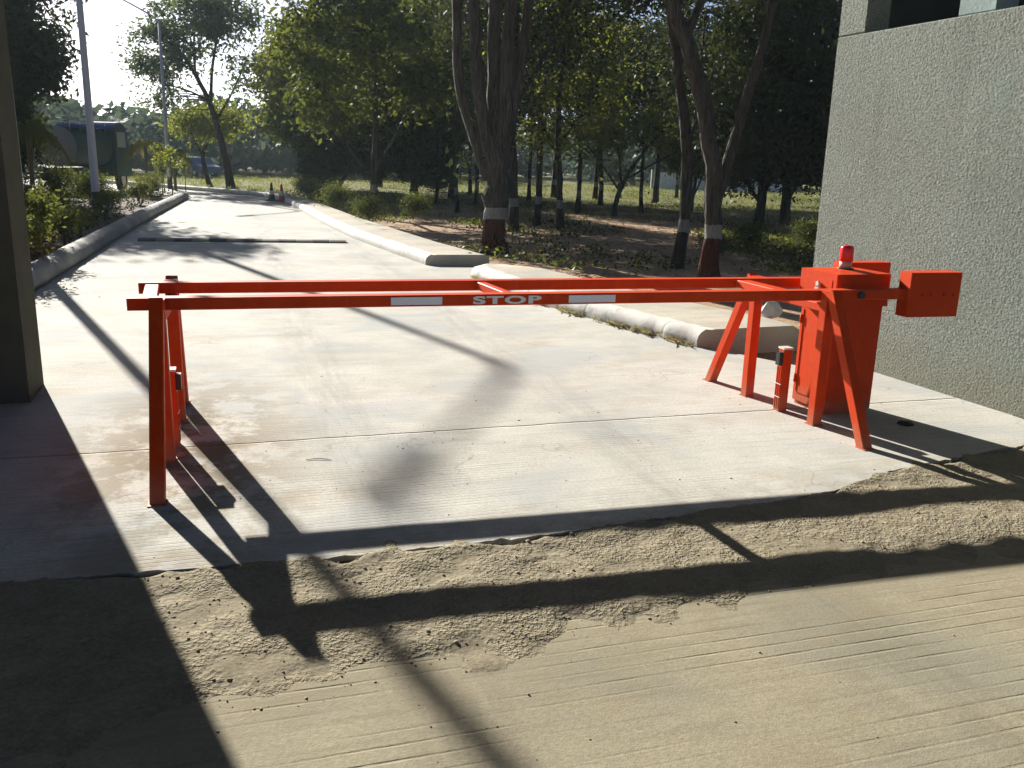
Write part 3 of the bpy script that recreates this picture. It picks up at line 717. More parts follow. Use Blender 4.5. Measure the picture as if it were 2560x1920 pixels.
for sx_ in (-.7, .7):
    mb.tube([(sx_, -1.4, 2.3), (sx_, -1.4, 2.66), (sx_, 1.9, 2.66), (sx_, 1.9, 2.3)], [.02] * 4, 6)
    for y in (-.5, .5): mb.tube([(sx_, y, 2.25), (sx_, y, 2.66)], [.018] * 2, 6)
mb.build('rail', M['pole'], tk)
mb = MB(); mb.box((0, .6, .72), .9, 5.6, .22, 0, bev=.02); mb.box((0, -1.6, .45), 2.0, .12, .28, 0, bev=.01); mb.build('chassis', M['black'], tk)
mb = MB(); prof = [(2.12, .6), (2.12, 2.55), (2.3, 2.66), (2.7, 2.68), (3.1, 2.55), (3.4, 2.25), (3.6, 1.7), (3.68, 1.3), (3.7, .6)]; k = len(prof)
mb.add([(-1.1, y, z) for y, z in prof] + [(1.1, y, z) for y, z in prof], [tuple(range(k)), tuple(range(2 * k - 1, k - 1, -1))] + [(i, i + k, (i + 1) % k + k, (i + 1) % k) for i in range(k)]); cb = mb.build('cab', M['tankgreen'], tk)
mb = MB(); prof = [(2.0, 2.45), (2.05, 2.62), (2.3, 2.72), (2.7, 2.74), (3.1, 2.62), (3.45, 2.3), (3.38, 2.22), (3.08, 2.53), (2.7, 2.66), (2.3, 2.65)]; k = len(prof)
mb.add([(-1.12, y, z) for y, z in prof] + [(1.12, y, z) for y, z in prof], [tuple(range(k)), tuple(range(2 * k - 1, k - 1, -1))] + [(i, i + k, (i + 1) % k + k, (i + 1) % k) for i in range(k)])
mb.build('cab_roof', M['tankblue'], tk)
mb = MB(); mb.box((1.105, 2.75, 1.75), .02, .85, .6, 0, bev=.004); mb.build('window', M['skyglass'], cb)
mb = MB(); mb.box((-1.105, 2.85, 1.6), .02, .8, .55, 0, bev=.004); mb.build('window', M['glass'], cb)
mb = MB(); mb.bar((-.95, 3.665, 1.5), (.95, 3.665, 1.5), .02, .5, bev=.004, up=(0, -.2, 1)); mb.build('windscreen', M['glass'], cb)
for sx_ in (-.85, .85):
    for y in (-.75, 2.9): wheel(tk, (sx_, y, .45), .45, .28, (1, 0, 0))
for sx_ in (-.8, .8):
    mb = MB(); mb.box((sx_, -1.665, .55), .22, .02, .1, 0, bev=.003); mb.build('tail_light', M['redw'], tk)

car = empty('parked_car', (-23.6, 66, 0), R(52)); tag(car, 'blue-grey car parked far off at the edge of the field', 'car')
prof = [(-2.0, .3), (-2.05, .75), (-1.3, .92), (-.7, 1.38), (.75, 1.4), (1.35, .98), (2.0, .85), (2.05, .35)]
mb = MB(); k = len(prof); vs = [(-.82, y, z) for y, z in prof] + [(.82, y, z) for y, z in prof]
mb.add(vs, [tuple(range(k)), tuple(range(2 * k - 1, k - 1, -1))] + [(i, i + k, (i + 1) % k + k, (i + 1) % k) for i in range(k)]); mb.build('body', M['carblue'], car)
for sx_ in (-1, 1):
    mb = MB(); x_ = sx_ * .83; mb.add([(x_, -1.1, .95), (x_, -.65, 1.32), (x_, .7, 1.33), (x_, 1.15, 1.0)], [(0, 1, 2, 3)]); mb.build('window', M['glass'], car)
    for y in (-1.25, 1.3): wheel(car, (sx_ * .74, y, .31), .31, .2, (1, 0, 0))

# far compound wall seen between the trunks
cwall = empty('compound_wall', (11.2, 68, 0)); tag(cwall, 'low white compound wall far off between the tree trunks', 'wall')
mb = MB(); mb.bar((-1, .2, .6), (9, -1.2, .6), .25, 1.2, bev=.02); mb.build('wall_panel', M['whitewall'], cwall)
for k in range(6):
    t = k / 5; mb = MB(); mb.box((-1 + 10 * t, .2 - 1.4 * t - .03, 0), .3, .42, 1.4, 0, bev=.02); mb.build('post', M['roofc'], cwall)

# ------------------------------------------------------------------ plants
def leaf_quads(c, size, g, droop=.3, aspect=.42):
    """one folded leaf per centre"""
    n = len(c); d = g.normal(size=(n, 3)); d[:, 2] = d[:, 2] * .7 - droop; d /= np.linalg.norm(d, axis=1)[:, None]
    r = g.normal(size=(n, 3)); s = np.cross(d, r); s /= np.linalg.norm(s, axis=1)[:, None] + 1e-9; nn = np.cross(s, d)
    L = (size * g.uniform(.65, 1.35, n))[:, None]; w = L * aspect
    v = np.stack([c - d * L * .5, c + s * w * .5 + nn * L * .06, c + d * L * .5 - nn * L * .08, c - s * w * .5 + nn * L * .06], 1)
    return v.reshape(-1, 3)
def quads(nv): return np.arange(nv).reshape(-1, 4)
def bez(a, b, bend, n, g):
    a = np.array(a, float); b = np.array(b, float); m = (a + b) / 2 + g.normal(size=3) * bend * np.linalg.norm(b - a) + np.array([0, 0, bend * .6 * np.linalg.norm(b - a)])
    t = np.linspace(0, 1, n)[:, None]; return (1 - t) ** 2 * a + 2 * t * (1 - t) * m + t * t * b

def tree_mesh(name, limbs, blobs, seed, bark, leafm, leaf=.14, clump=.34, twig=.012, droop=.3):
    """limbs: list of [(x,y,z,r),...]; blobs: (cx,cy,cz,rx,ry,rz,clumps,leaves per clump)"""
    g = np.random.default_rng(seed); mb = MB(); P = []
    for li, l in enumerate(limbs):
        p = np.array(l, float); m = len(p)
        # refine and roughen
        t = np.linspace(0, m - 1, (m - 1) * 4 + 1); q = np.stack([np.interp(t, np.arange(m), p[:, k]) for k in range(4)], 1)
        for _ in range(2): q[1:-1, :3] = (q[:-2, :3] + 2 * q[1:-1, :3] + q[2:, :3]) / 4
        q[1:-1, :2] += g.normal(size=(len(q) - 2, 2)) * q[1:-1, 3:4] * .10
        rad = q[:, 3].copy()
        if li == 0: rad[0] *= 1.35; rad[1] *= 1.1
        mb.tube(q[:, :3].tolist(), rad.tolist(), 12 if rad[0] > .06 else 7, wob=.06, seed=seed + li)
        P.append(q)
    allp = np.concatenate(P); C = []
    for (cx, cy, cz, rx, ry, rz, nc, nl) in blobs:
        u = g.normal(size=(nc, 3)); u /= np.linalg.norm(u, axis=1)[:, None]; rad = g.uniform(.25, 1, (nc, 1)) ** .45
        ends = u * rad * np.array([rx, ry, rz]) + np.array([cx, cy, cz])
        for e in ends:
            below = allp[allp[:, 2] < e[2] + .4]
            if len(below) == 0: below = allp
            w = np.linalg.norm(below[:, :3] - e, axis=1) + .35 * g.uniform(size=len(below))
            s = below[np.argmin(w)]
            pts = bez(s[:3], e, .12, 5, g); r0 = min(s[3] * .6, twig * (1 + .6 * np.linalg.norm(e - s[:3])))
            mb.tube(pts.tolist(), np.linspace(r0, .004, 5).tolist(), 5, cap=False)
            k = int(nl * g.uniform(.6, 1.4)); sp = clump * g.uniform(.7, 1.3)
            off = g.normal(size=(k, 3)) * sp * np.array([1, 1, .75])
            al = g.uniform(.0, 1, k) ** 2
            back = e[None] * (1 - .35 * al[:, None]) + (pts[2])[None] * .35 * al[:, None]
            C.append(back + off)
    c = np.concatenate(C) if C else np.zeros((0, 3))
    lv = leaf_quads(c, leaf, g, droop)
    tr = MB(); tr.v, tr.f, tr.m, tr.sm = mb.v, mb.f, mb.m, mb.sm
    me_t = bpy.data.meshes.new(name + '_trunk'); me_t.from_pydata(tr.v, [], tr.f); me_t.materials.append(bark); me_t.polygons.foreach_set('use_smooth', tr.sm); me_t.update()
    me_c = npmesh(name + '_crown', lv, quads(len(lv)), leafm)
    return me_t, me_c

def plant_tree(meshes, loc, label, group='trees of the grove', rz=0, sc=1., name='tree', cat='tree'):
    r0 = empty(name, loc, rz); r0.scale = (sc, sc, sc); tag(r0, label, cat, group)
    link('trunk', meshes[0], r0); link('crown', meshes[1], r0)
    return r0

GR = 'trees of the grove right of the road'
# T1: big many-stemmed tree by the walkway
big = tree_mesh('big', [
    [(0, 0, -.1, .23), (0, 0, .5, .215), (0, .0, 1.1, .22), (0, 0, 1.75, .24), (-.02, 0, 2.1, .19)],
    [(-.1, 0, 1.3, .14), (-.38, .05, 1.95, .12), (-.72, .1, 2.9, .095), (-.78, .1, 4.6, .08), (-1.0, .2, 6.6, .05)],
    [(-.05, 0, 1.5, .14), (-.26, -.1, 2.3, .12), (-.42, -.15, 3.4, .105), (-.47, -.1, 4.7, .09), (-.4, -.3, 6.8, .05)],
    [(0, 0, 1.6, .16), (-.05, .1, 2.6, .14), (-.1, .15, 4.7, .11), (0, .3, 7.2, .06)],
    [(.05, 0, 1.6, .13), (.16, -.08, 2.6, .12), (.17, -.15, 4.7, .10), (.5, -.4, 7.0, .05)],
    [(.08, 0, 1.5, .12), (.27, .05, 2.5, .105), (.42, .1, 3.6, .09), (.55, .15, 4.7, .085), (1.1, .3, 6.8, .05)],
    [(.1, .05, 1.7, .08), (.22, .2, 2.6, .07), (.12, .3, 3.6, .05), (.3, .4, 5.4, .03)]],
    [(.0, .6, 6.9, 1.6, 1.7, 1.3, 48, 130), (1.0, .5, 6.6, 1.6, 1.8, 1.1, 36, 130), (-.3, 1.2, 5.4, .8, .8, .7, 12, 100), (-.62, .0, 1.55, .2, .2, .25, 3, 14)],
    21, M['barkp'], M['leafd'], .16, .30)
plant_tree(big, (-.4, 16.7, 0), 'largest many-stemmed tree at the walkway end, red-brown foot and whitewashed ring', GR)
# T9: thick leaning trunk, T8 slender one
thick = tree_mesh('thick', [
    [(0, 0, -.1, .145), (-.01, 0, .85, .13), (-.085, 0, 1.7, .125), (-.26, .05, 2.47, .12), (-.54, .1, 3.25, .115), (-.93, .15, 4.17, .11), (-1.5, .3, 5.6, .07), (-1.8, .5, 7.0, .04)],
    [(0, 0, 1.0, .09), (.2, .1, 1.84, .085), (.41, .2, 2.76, .075), (.58, .2, 3.5, .06), (.8, .3, 4.8, .05), (1.0, .5, 6.0, .03)],
    [(-.6, .1, 3.4, .06), (-.2, .2, 4.4, .05), (.1, .4, 5.6, .03)]],
    [(-1.3, .6, 6.1, 2.1, 1.9, 1.3, 60, 120), (.9, .6, 5.7, 1.5, 1.6, 1.2, 40, 120), (.6, .5, 4.4, .7, .8, .35, 9, 60), (-1.2, .8, 4.7, 1.3, 1.0, .7, 30, 80)],
    22, M['barkp'], M['leafd'], .13, .3)
plant_tree(thick, (2.95, 13.4, 0), 'thick tree leaning left behind the boom, forked, with red-brown foot and whitewashed ring', GR)
slim = tree_mesh('slim', [
    [(0, 0, -.1, .105), (.08, 0, .8, .095), (.06, 0, 1.85, .09), (-.15, .05, 2.95, .08), (-.27, .1, 3.6, .075), (-.46, .1, 4.4, .065), (-.9, .3, 6.2, .04)],
    [(0, .02, 1.9, .03), (.25, .1, 2.5, .025), (.4, .1, 3.2, .015)]],
    [(-.9, .4, 5.9, 1.6, 1.6, 1.1, 40, 110), (-.7, .6, 4.5, .9, .8, .6, 16, 70)],
    23, M['barkq'], M['leafd'], .13, .3)
plant_tree(slim, (2.65, 14.55, 0), 'slender dark tree leaning left, just left of the thick forked tree behind the boom', GR)

# mid-grove trees
midA = tree_mesh('midA', [
    [(0, 0, -.1, .12), (-.05, 0, 1.2, .105), (-.12, .05, 2.4, .095), (-.1, .1, 4.0, .08), (.1, .2, 6.5, .04)],
    [(-.12, .05, 2.3, .06), (-.7, .2, 3.5, .05), (-1.3, .3, 5.0, .03)], [(-.1, .05, 2.8, .06), (.6, -.2, 4.0, .05), (1.2, -.3, 5.6, .03)]],
    [(0, 0, 5.9, 2.2, 2.2, 1.5, 48, 74), (-.8, .3, 4.2, 1.2, 1.3, .8, 15, 64), (.9, -.2, 4.4, 1.1, 1.2, .8, 13, 64), (.1, .2, 2.9, .9, .9, .6, 9, 45)],
    31, M['barkq'], M['leafd'], .17, .30)
midB = tree_mesh('midB', [
    [(0, 0, -.1, .10), (.05, 0, 1.0, .085), (.18, .05, 2.2, .075), (.2, .1, 3.6, .06), (0, .2, 6.0, .03)],
    [(.15, .05, 1.9, .04), (.7, .1, 2.8, .035), (1.1, .2, 3.6, .02)], [(.1, .05, 2.2, .04), (-.5, .2, 3.1, .03), (-.9, .3, 4.2, .02)]],
    [(.1, 0, 5.4, 1.9, 1.9, 1.5, 44, 74), (.7, .1, 3.3, .9, 1.0, .8, 13, 54), (-.6, .2, 3.4, .9, 1.0, .9, 13, 54), (.2, .1, 2.4, .8, .8, .5, 8, 40)],
    32, M['barkq'], M['leafy'], .15, .3)
midC = tree_mesh('midC', [
    [(0, 0, -.1, .16), (.1, 0, 1.1, .14), (.25, .1, 2.4, .12), (.3, .2, 4.5, .09), (.1, .2, 7.5, .04)],
    [(.2, .05, 2.0, .07), (1.0, .1, 3.4, .055), (1.7, .2, 5.2, .03)], [(.2, .05, 2.3, .07), (-.7, .1, 3.8, .05), (-1.5, .2, 5.4, .03)]],
    [(0, 0, 6.6, 2.6, 2.5, 1.9, 70, 72), (1.3, .1, 4.6, 1.4, 1.4, 1.0, 34, 75), (-1.2, .1, 4.6, 1.4, 1.4, 1.1, 34, 75), (.2, 0, 3.2, 1.3, 1.2, .7, 16, 60)],
    33, M['bark'], M['leafd'], .23, .36)
midD = tree_mesh('midD', [
    [(0, 0, -.1, .13), (-.15, 0, 1.2, .11), (-.2, .1, 2.8, .10), (-.1, .2, 5.0, .07), (.1, .2, 7.5, .03)],
    [(-.2, .05, 2.0, .06), (-1.0, .1, 3.0, .05), (-1.6, .2, 4.2, .03)], [(-.2, .05, 2.3, .06), (.7, .1, 3.3, .05), (1.4, .2, 4.6, .03)]],
    [(0, 0, 6.0, 2.4, 2.4, 2.1, 110, 85), (-1.2, .1, 3.7, 1.3, 1.3, 1.1, 34, 80), (1.1, .1, 3.7, 1.3, 1.3, 1.1, 34, 80), (0, 0, 2.6, 1.5, 1.4, .8, 26, 80)],
    34, M['bark'], M['leafy'], .19, .36)
for m_, loc, rz, sc, lab in [
    (midA, (-.06, 21.45, 0), .4, 1.0, 'dark trunk with white ring close behind the largest many-stemmed tree'),
    (midB, (.54, 23.3, 0), 1.2, 1.0, 'slim tree with white ring, second trunk right of the largest tree'),
    (midB, (1.08, 21.9, 0), 3.4, .95, 'slim straight tree with white ring, third trunk right of the largest tree'),
    (midA, (3.68, 42.6, 0), 2.2, 1.05, 'small dark trunk on the sunlit grass left of the young branching tree'),
    (midA, (1.74, 43.5, 0), 4.1, 1.1, 'far dark trunk on the sunlit grass right of the third slim tree'),
    (midC, (-2.87, 39.1, 0), 5.5, 1.0, 'stout trunk leaning right in the dark grove, left of the largest tree'),
    (midC, (6.2, 40.5, 0), 1.0, .95, 'far broad tree on the grass seen right of the slender leaning trunk'),
    (midB, (3.4, 36.5, 0), 1.9, 1.05, 'thin-crowned tree on the grass just left of the slender leaning trunk'),
    (midD, (14.0, 52, 0), .2, 1.1, 'far yellow-green tree half hidden by the gatehouse corner')]:
    plant_tree(m_, loc, lab, GR, rz, sc)

thin = tree_mesh('thin', [
    [(0, 0, -.1, .075), (.06, 0, 1.2, .062), (.02, .05, 2.4, .055), (.15, .1, 4.0, .04), (.1, .1, 5.6, .02)],
    [(.02, .05, 2.2, .03), (.5, .1, 3.0, .022), (.8, .1, 3.9, .012)], [(.05, .05, 2.6, .03), (-.5, 0, 3.4, .02), (-.8, .1, 4.2, .012)]],
    [(.1, .1, 5.2, 1.5, 1.5, 1.1, 34, 58), (.6, .1, 3.6, .8, .8, .6, 12, 44), (-.6, .1, 3.7, .8, .8, .6, 12, 44), (.1, 0, 2.7, .6, .6, .4, 5, 34)],
    35, M['barkq'], M['leafd'], .16, .28)
for x, y, rz, sc, lab in [(2.0, 30.0, .3, 1.0, 'thin trunk just right of the third slim ringed tree, farther back'), (2.3, 33.5, 1.4, 1.1, 'thin trunk left of the young sunlit tree, on the grass edge'),
                          (4.3, 31.0, 2.5, 1.0, 'thin trunk right of the young sunlit tree'), (5.1, 45.0, 3.6, 1.3, 'thin far trunk left of the white compound wall'), (8.3, 47.0, 4.2, 1.25, 'thin far trunk in front of the white compound wall'),
                          (4.4, 23.5, 5.1, .95, 'thin trunk in shade behind and left of the thick forked tree'), (-1.6, 35.0, .9, 1.1, 'thin trunk on the grass just left of the largest tree'),
                          (-2.3, 44.0, 2.0, 1.3, 'thin far trunk left of the largest tree, beyond the stout leaning one'), (7.9, 36.0, 2.9, 1.15, 'thin trunk between the thick forked tree and the black-green evergreens'),
                          (.5, 39.0, 4.8, 1.2, 'thin far trunk seen between the largest tree and the first slim ringed tree')]:
    plant_tree(thin, (x, y, 0), lab, GR, rz, sc)

# dense leafy trees left of the big one
denseA = tree_mesh('denseA', [
    [(0, 0, -.1, .10), (.02, 0, 1.0, .085), (.1, .05, 2.2, .08), (0, .1, 4.0, .06), (.1, .2, 6.0, .03)],
    [(0, 0, .9, .05), (-.7, .1, 1.8, .045), (-1.3, .2, 3.0, .03)], [(.05, 0, 1.1, .05), (.7, .1, 2.2, .04), (1.3, .2, 3.6, .03)]],
    [(-.2, 0, 4.3, 2.2, 1.4, 1.7, 120, 70), (-1.1, -.1, 2.9, 1.2, 1.0, .8, 22, 62), (1.1, 0, 3.2, 1.2, 1.0, .8, 20, 62)],
    41, M['barkq'], M['leaf'], .17, .27)
plant_tree(denseA, (-4.2, 26.2, 0), 'dense dark green tree with whitewashed ring at the walkway edge', GR, 0, 1.12)
denseB = tree_mesh('denseB', [
    [(0, 0, -.1, .11), (-.2, 0, 1.0, .1), (-.4, .05, 2.2, .085), (-.3, .1, 4.2, .07), (0, .2, 6.6, .03)],
    [(0, 0, .3, .07), (.5, .1, 1.2, .06), (1.0, .2, 2.6, .05), (1.2, .2, 4.0, .03)], [(-.2, 0, .9, .06), (-1.1, .1, 1.8, .05), (-1.7, .2, 3.2, .03)]],
    [(-.2, 0, 4.9, 2.5, 2.3, 2.3, 235, 72), (-1.3, -.1, 3.2, 1.4, 1.5, 1.1, 66, 70), (1.2, 0, 3.3, 1.4, 1.5, 1.1, 66, 70)],
    42, M['bark'], M['leafy'], .20, .30)
plant_tree(denseB, (-7.5, 37.5, 0), 'big yellow-green leafy tree left of the dense dark one, stems forking low', GR)
plant_tree(denseB, (-10.6, 46, 0), 'yellow-green tree at the left end of the leafy mass beside the far field', GR, 2.0, 1.12)
plant_tree(denseA, (-5.4, 34.0, 0), 'dark green tree filling the gap between the dense dark and the big yellow-green tree', GR, 1.7, 1.12)
plant_tree(midD, (-5.2, 44.5, 0), 'tall yellow-green tree rising behind the dense dark one', GR, 2.8, 1.18)
plant_tree(thin, (-1.9, 28.5, 0), 'dark tree just left of the largest tree, slim trunk in shade', GR, 3.6, 1.0)
plant_tree(midC, (-8.0, 52, 0), 'tall far tree topping the middle of the leafy mass', GR, 1.1, 1.15)

# black evergreens beside the gatehouse
ever = tree_mesh('ever', [
    [(0, 0, -.1, .14), (.05, 0, 1.0, .125), (.1, .05, 2.4, .11), (0, .1, 4.4, .08), (.1, .1, 6.8, .03)],
    [(.02, 0, .7, .06), (-.6, .1, 1.5, .05), (-1.1, .2, 2.6, .03)], [(.05, 0, 1.0, .06), (.8, .1, 2.0, .05), (1.4, .2, 3.2, .03)]],
    [(0, 0, 4.4, 1.9, 2.0, 2.4, 210, 95), (-.5, -.2, 2.4, 1.3, 1.4, 1.2, 80, 90), (.9, -.1, 2.4, 1.4, 1.4, 1.2, 80, 90)],
    51, M['barkd'], M['leafd'], .15, .3)
plant_tree(ever, (6.7, 24.8, 0), 'black-green dense tree with low crown, left one beside the gatehouse corner', GR)
plant_tree(ever, (8.1, 27.0, 0), 'black-green dense tree with low crown, right one touching the gatehouse corner', GR, 2.3, 1.1)
plant_tree(denseB, (6.4, 33.0, 0), 'low sunlit yellow-green tree right of the thick forked trunk', GR, 4.2, .62)
plant_tree(ever, (9.2, 21.4, 0), 'dark dense tree half hidden behind the gatehouse wall', GR, 5.0, 1.0)

for x, y, sc, rz, lab in [(-9.2, 46.5, .62, .3, 'low dark bushy tree under the left end of the leafy mass'), (-6.6, 42.0, .6, 1.7, 'low dark bushy tree in the shade behind the big yellow-green tree'),
                          (-4.4, 39.5, .55, 3.0, 'low dark bushy tree deep in shade behind the dense dark tree'), (-3.0, 33.5, .5, 4.4, 'low dark bushy tree right of the dense dark tree, well left of the largest tree'),
                          (-7.6, 34.6, .45, 5.2, 'small dark bushy tree at the walkway edge behind the shrubs')]:
    plant_tree(ever, (x, y, 0), lab, GR, rz, sc)

# young branching tree, sunlit
young = tree_mesh('young', [
    [(0, 0, -.1, .09), (.05, 0, .5, .08), (.25, .05, 1.1, .065), (.6, .1, 1.7, .05), (1.2, .2, 2.5, .035), (1.8, .2, 3.0, .02)],
    [(.2, .05, 1.0, .045), (.1, .1, 1.9, .035), (-.2, .1, 3.0, .02)], [(.25, .05, 1.15, .04), (1.0, 0, 1.6, .03), (1.9, 0, 2.1, .015)],
    [(.1, 0, .9, .04), (-.5, .1, 1.7, .03), (-1.1, .2, 2.4, .015)]],
    [(-.6, 0, 2.4, 1.0, .9, .6, 24, 45), (.5, 0, 2.8, 1.3, 1.0, .7, 32, 40), (1.5, 0, 2.5, .7, .7, .6, 12, 32), (-.2, 0, 1.6, .8, .7, .4, 9, 30)],
    61, M['bark'], M['leafy'], .14, .26)
plant_tree(young, (3.08, 28.5, 0), 'young sunlit tree with low spreading thin branches on the grass', GR)

# tall loose trees by the far kerb, in haze
HZ = 'loose trees by the far kerb'
loose = tree_mesh('loose', [
    [(0, 0, -.1, .20), (-.24, 0, 1.72, .17), (-.55, 0, 3.0, .15), (-.8, 0, 4.0, .13), (-1.44, .1, 5.3, .10), (-2.2, .1, 6.5, .07), (-3.2, .2, 7.2, .03)],
    [(-.8, 0, 4.0, .09), (-.7, .1, 5.6, .07), (-.3, .1, 7.4, .05), (-.2, .2, 9.0, .03)],
    [(-.6, 0, 3.2, .06), (.4, .1, 4.8, .05), (1.0, .2, 6.2, .03)],
    [(-1.5, .1, 5.4, .06), (-1.6, .3, 6.8, .05), (-1.4, .4, 8.6, .03)],
    [(-.9, 0, 4.2, .06), (-2.0, .1, 4.7, .04), (-3.6, .2, 5.0, .02)]],
    [(-3.4, 0, 6.3, 1.3, 1.5, 1.3, 46, 55), (-1.6, 0, 8.0, 1.9, 1.8, 1.2, 70, 55), (.3, 0, 8.2, 1.6, 1.6, 1.2, 46, 50), (-3.4, 0, 4.4, 1.1, 1.2, .7, 16, 40), (.9, 0, 5.4, .9, 1.0, 1.1, 16, 40), (-1.6, .1, 6.2, 1.6, 1.2, .8, 22, 40)],
    71, M['barkd'], M['leafg'], .24, .34)
plant_tree(loose, (-14.55, 45.7, 0), 'tall loose-crowned tree with trunk leaning left at the far kerb', HZ)
loose2 = tree_mesh('loose2', [
    [(0, 0, -.1, .13), (-.25, 0, .9, .11), (-.35, 0, 1.6, .10), (.0, .1, 2.4, .08), (.5, .2, 3.6, .04)],
    [(-.3, 0, 1.5, .06), (-.9, .1, 2.6, .04), (-1.2, .1, 3.4, .02)]],
    [(.5, 0, 3.3, 1.8, 1.4, .9, 50, 50), (-.8, 0, 2.9, .9, .9, .9, 20, 45)],
    72, M['barkd'], M['leafy'], .22, .34)
plant_tree(loose2, (-16.0, 46.9, 0), 'small crooked tree with yellow-green crown left of the tall leaning tree', HZ)

# dark tree at the left edge: only its drooping crown shows
leftt = tree_mesh('leftt', [
    [(0, 0, -.1, .28), (.1, 0, 1.5, .24), (.3, 0, 3.2, .2), (.2, .1, 5.5, .15), (.3, .2, 9.0, .06)],
    [(.2, 0, 3.0, .12), (1.4, 0, 4.6, .09), (2.9, -.1, 4.9, .05), (3.5, -.1, 4.0, .02)],
    [(.25, 0, 4.0, .12), (1.6, 0, 6.0, .09), (3.2, 0, 7.0, .06), (4.3, 0, 6.9, .02)],
    [(.2, 0, 5.4, .1), (-1.6, .5, 7.5, .06), (-2.8, .6, 8.5, .03)]],
    [(1.6, 0, 4.9, 1.7, 1.8, 1.9, 170, 110), (2.9, 0, 4.4, .75, .9, .6, 22, 80), (3.3, 0, 3.5, .3, .5, .5, 8, 50), (3.4, 0, 6.9, 1.0, 1.2, .8, 34, 80), (3.6, .1, 5.6, .6, .6, .6, 9, 30),
     (1.5, 0, 2.3, 1.1, 1.0, 1.5, 90, 110), (0, 0, 7.4, 2.2, 2.0, 1.2, 60, 90)],
    81, M['barkd'], M['leafd'], .21, .33, droop=.6)
plant_tree(leftt, (-18.6, 30, 0), 'big dark tree drooping in from beside the gate pillar, left of the lamp post', 'trees left of the road')
plant_tree(midC, (-24.5, 36, 0), 'broad tree far left behind the tanker', 'trees left of the road', .7, 1.1)

# shrubs under the dense trees and in the bed
def shrub_mesh(name, seed, leafm, h, r, n, nl, leaf):
    g = np.random.default_rng(seed); limbs = []
    for k in range(6):
        a = g.uniform(0, 6.28); rr_ = g.uniform(.3, .8) * r
        limbs.append([(0, 0, -.05, .014), (rr_ * .4 * math.cos(a), rr_ * .4 * math.sin(a), h * .45, .011), (rr_ * math.cos(a), rr_ * math.sin(a), h * .85, .005)])
    return tree_mesh(name, limbs, [(0, 0, h * .62, r * .8, r * .8, h * .36, n, nl)], seed, M['wood'], leafm, leaf, .11 * (r / .4), .006, .0)
shA = shrub_mesh('shA', 91, M['leafb'], .75, .42, 34, 60, .062)
shB = shrub_mesh('shB', 92, M['leafr'], .55, .34, 26, 46, .062)
shC = shrub_mesh('shC', 93, M['leaf'], 1.3, .9, 50, 90, .095)
def shrub(ms, loc, label, grp, rz, sc):
    r0 = empty('shrub', loc, rz); r0.scale = (sc,) * 3; tag(r0, label, 'shrub', grp); link('stem', ms[0], r0); link('foliage', ms[1], r0)
BG = 'shrubs in the planting bed'
for ms, x, y, sc, lab in [
    (shA, -6.55, 11.3, 1.15, 'yellow-green shrub in the bed nearest the gate pillar'),
    (shB, -6.75, 12.1, 1.0, 'copper-leaved shrub behind the rounded kerb near the gate pillar'),
    (shA, -7.3, 13.2, 1.25, 'tall yellow-green shrub behind the copper-leaved one'),
    (shB, -7.25, 12.5, .9, 'small copper shrub between two yellow-green shrubs'),
    (shA, -8.3, 14.6, 1.1, 'yellow-green shrub in the bed, deep behind the copper shrubs'),
    (shA, -7.75, 15.2, .8, 'small bright shrub close to the kerb, midway along the bed'),
    (shA, -8.35, 17.0, .75, 'small bright shrub by the kerb left of the speed bump'),
    (shB, -9.4, 16.3, 1.1, 'copper shrub in the bed shade before the lamp post'),
    (shA, -9.9, 19.2, .9, 'green shrub in the bed in front of the lamp post'),
    (shC, -11.9, 21.5, .6, 'dark bushy shrub left of the lamp post foot'),
    (shA, -10.0, 21.8, .8, 'green shrub right of the lamp post foot'),
    (shC, -12.6, 26.5, .7, 'dark bushy shrub before the tanker wheels'),
    (shA, -11.6, 27.6, .9, 'green shrub by the kerb beyond the lamp post'),
    (shA, -12.9, 31.6, .95, 'yellow-green shrub at the far tip of the bed'),
    (shA, -13.4, 32.8, 1.1, 'last yellow-green shrub where the kerb ends'),
    (shC, -15.0, 29.5, .75, 'dark bushy shrub in front of the tanker')]:
    shrub(ms, (x, y, .03), lab, BG, x * 3.1, sc)
UG = 'understorey shrubs of the grove'
for x, y, sc, lab in [(-3.7, 22.6, .5, 'leafy shrub at the walkway edge under the dense dark tree'), (-5.6, 27.5, .6, 'shrub by the walkway left of the dense dark tree'),
                      (-2.9, 25.0, .5, 'shrub in the shade right of the dense dark tree'), (-7.3, 32, .65, 'shrub at the walkway edge near the traffic cones'),
                      (-8.6, 37, .7, 'round shrub behind the traffic cones'), (4.6, 17.6, .42, 'low shrub behind the thick forked tree'), (6.1, 18.5, .45, 'low shrub in shade near the gatehouse corner'),
                      (3.6, 15.9, .35, 'small low shrub between the slender and the thick leaning trees')]:
    shrub(shC, (x, y, 0), lab, UG, x * 2.3, sc)

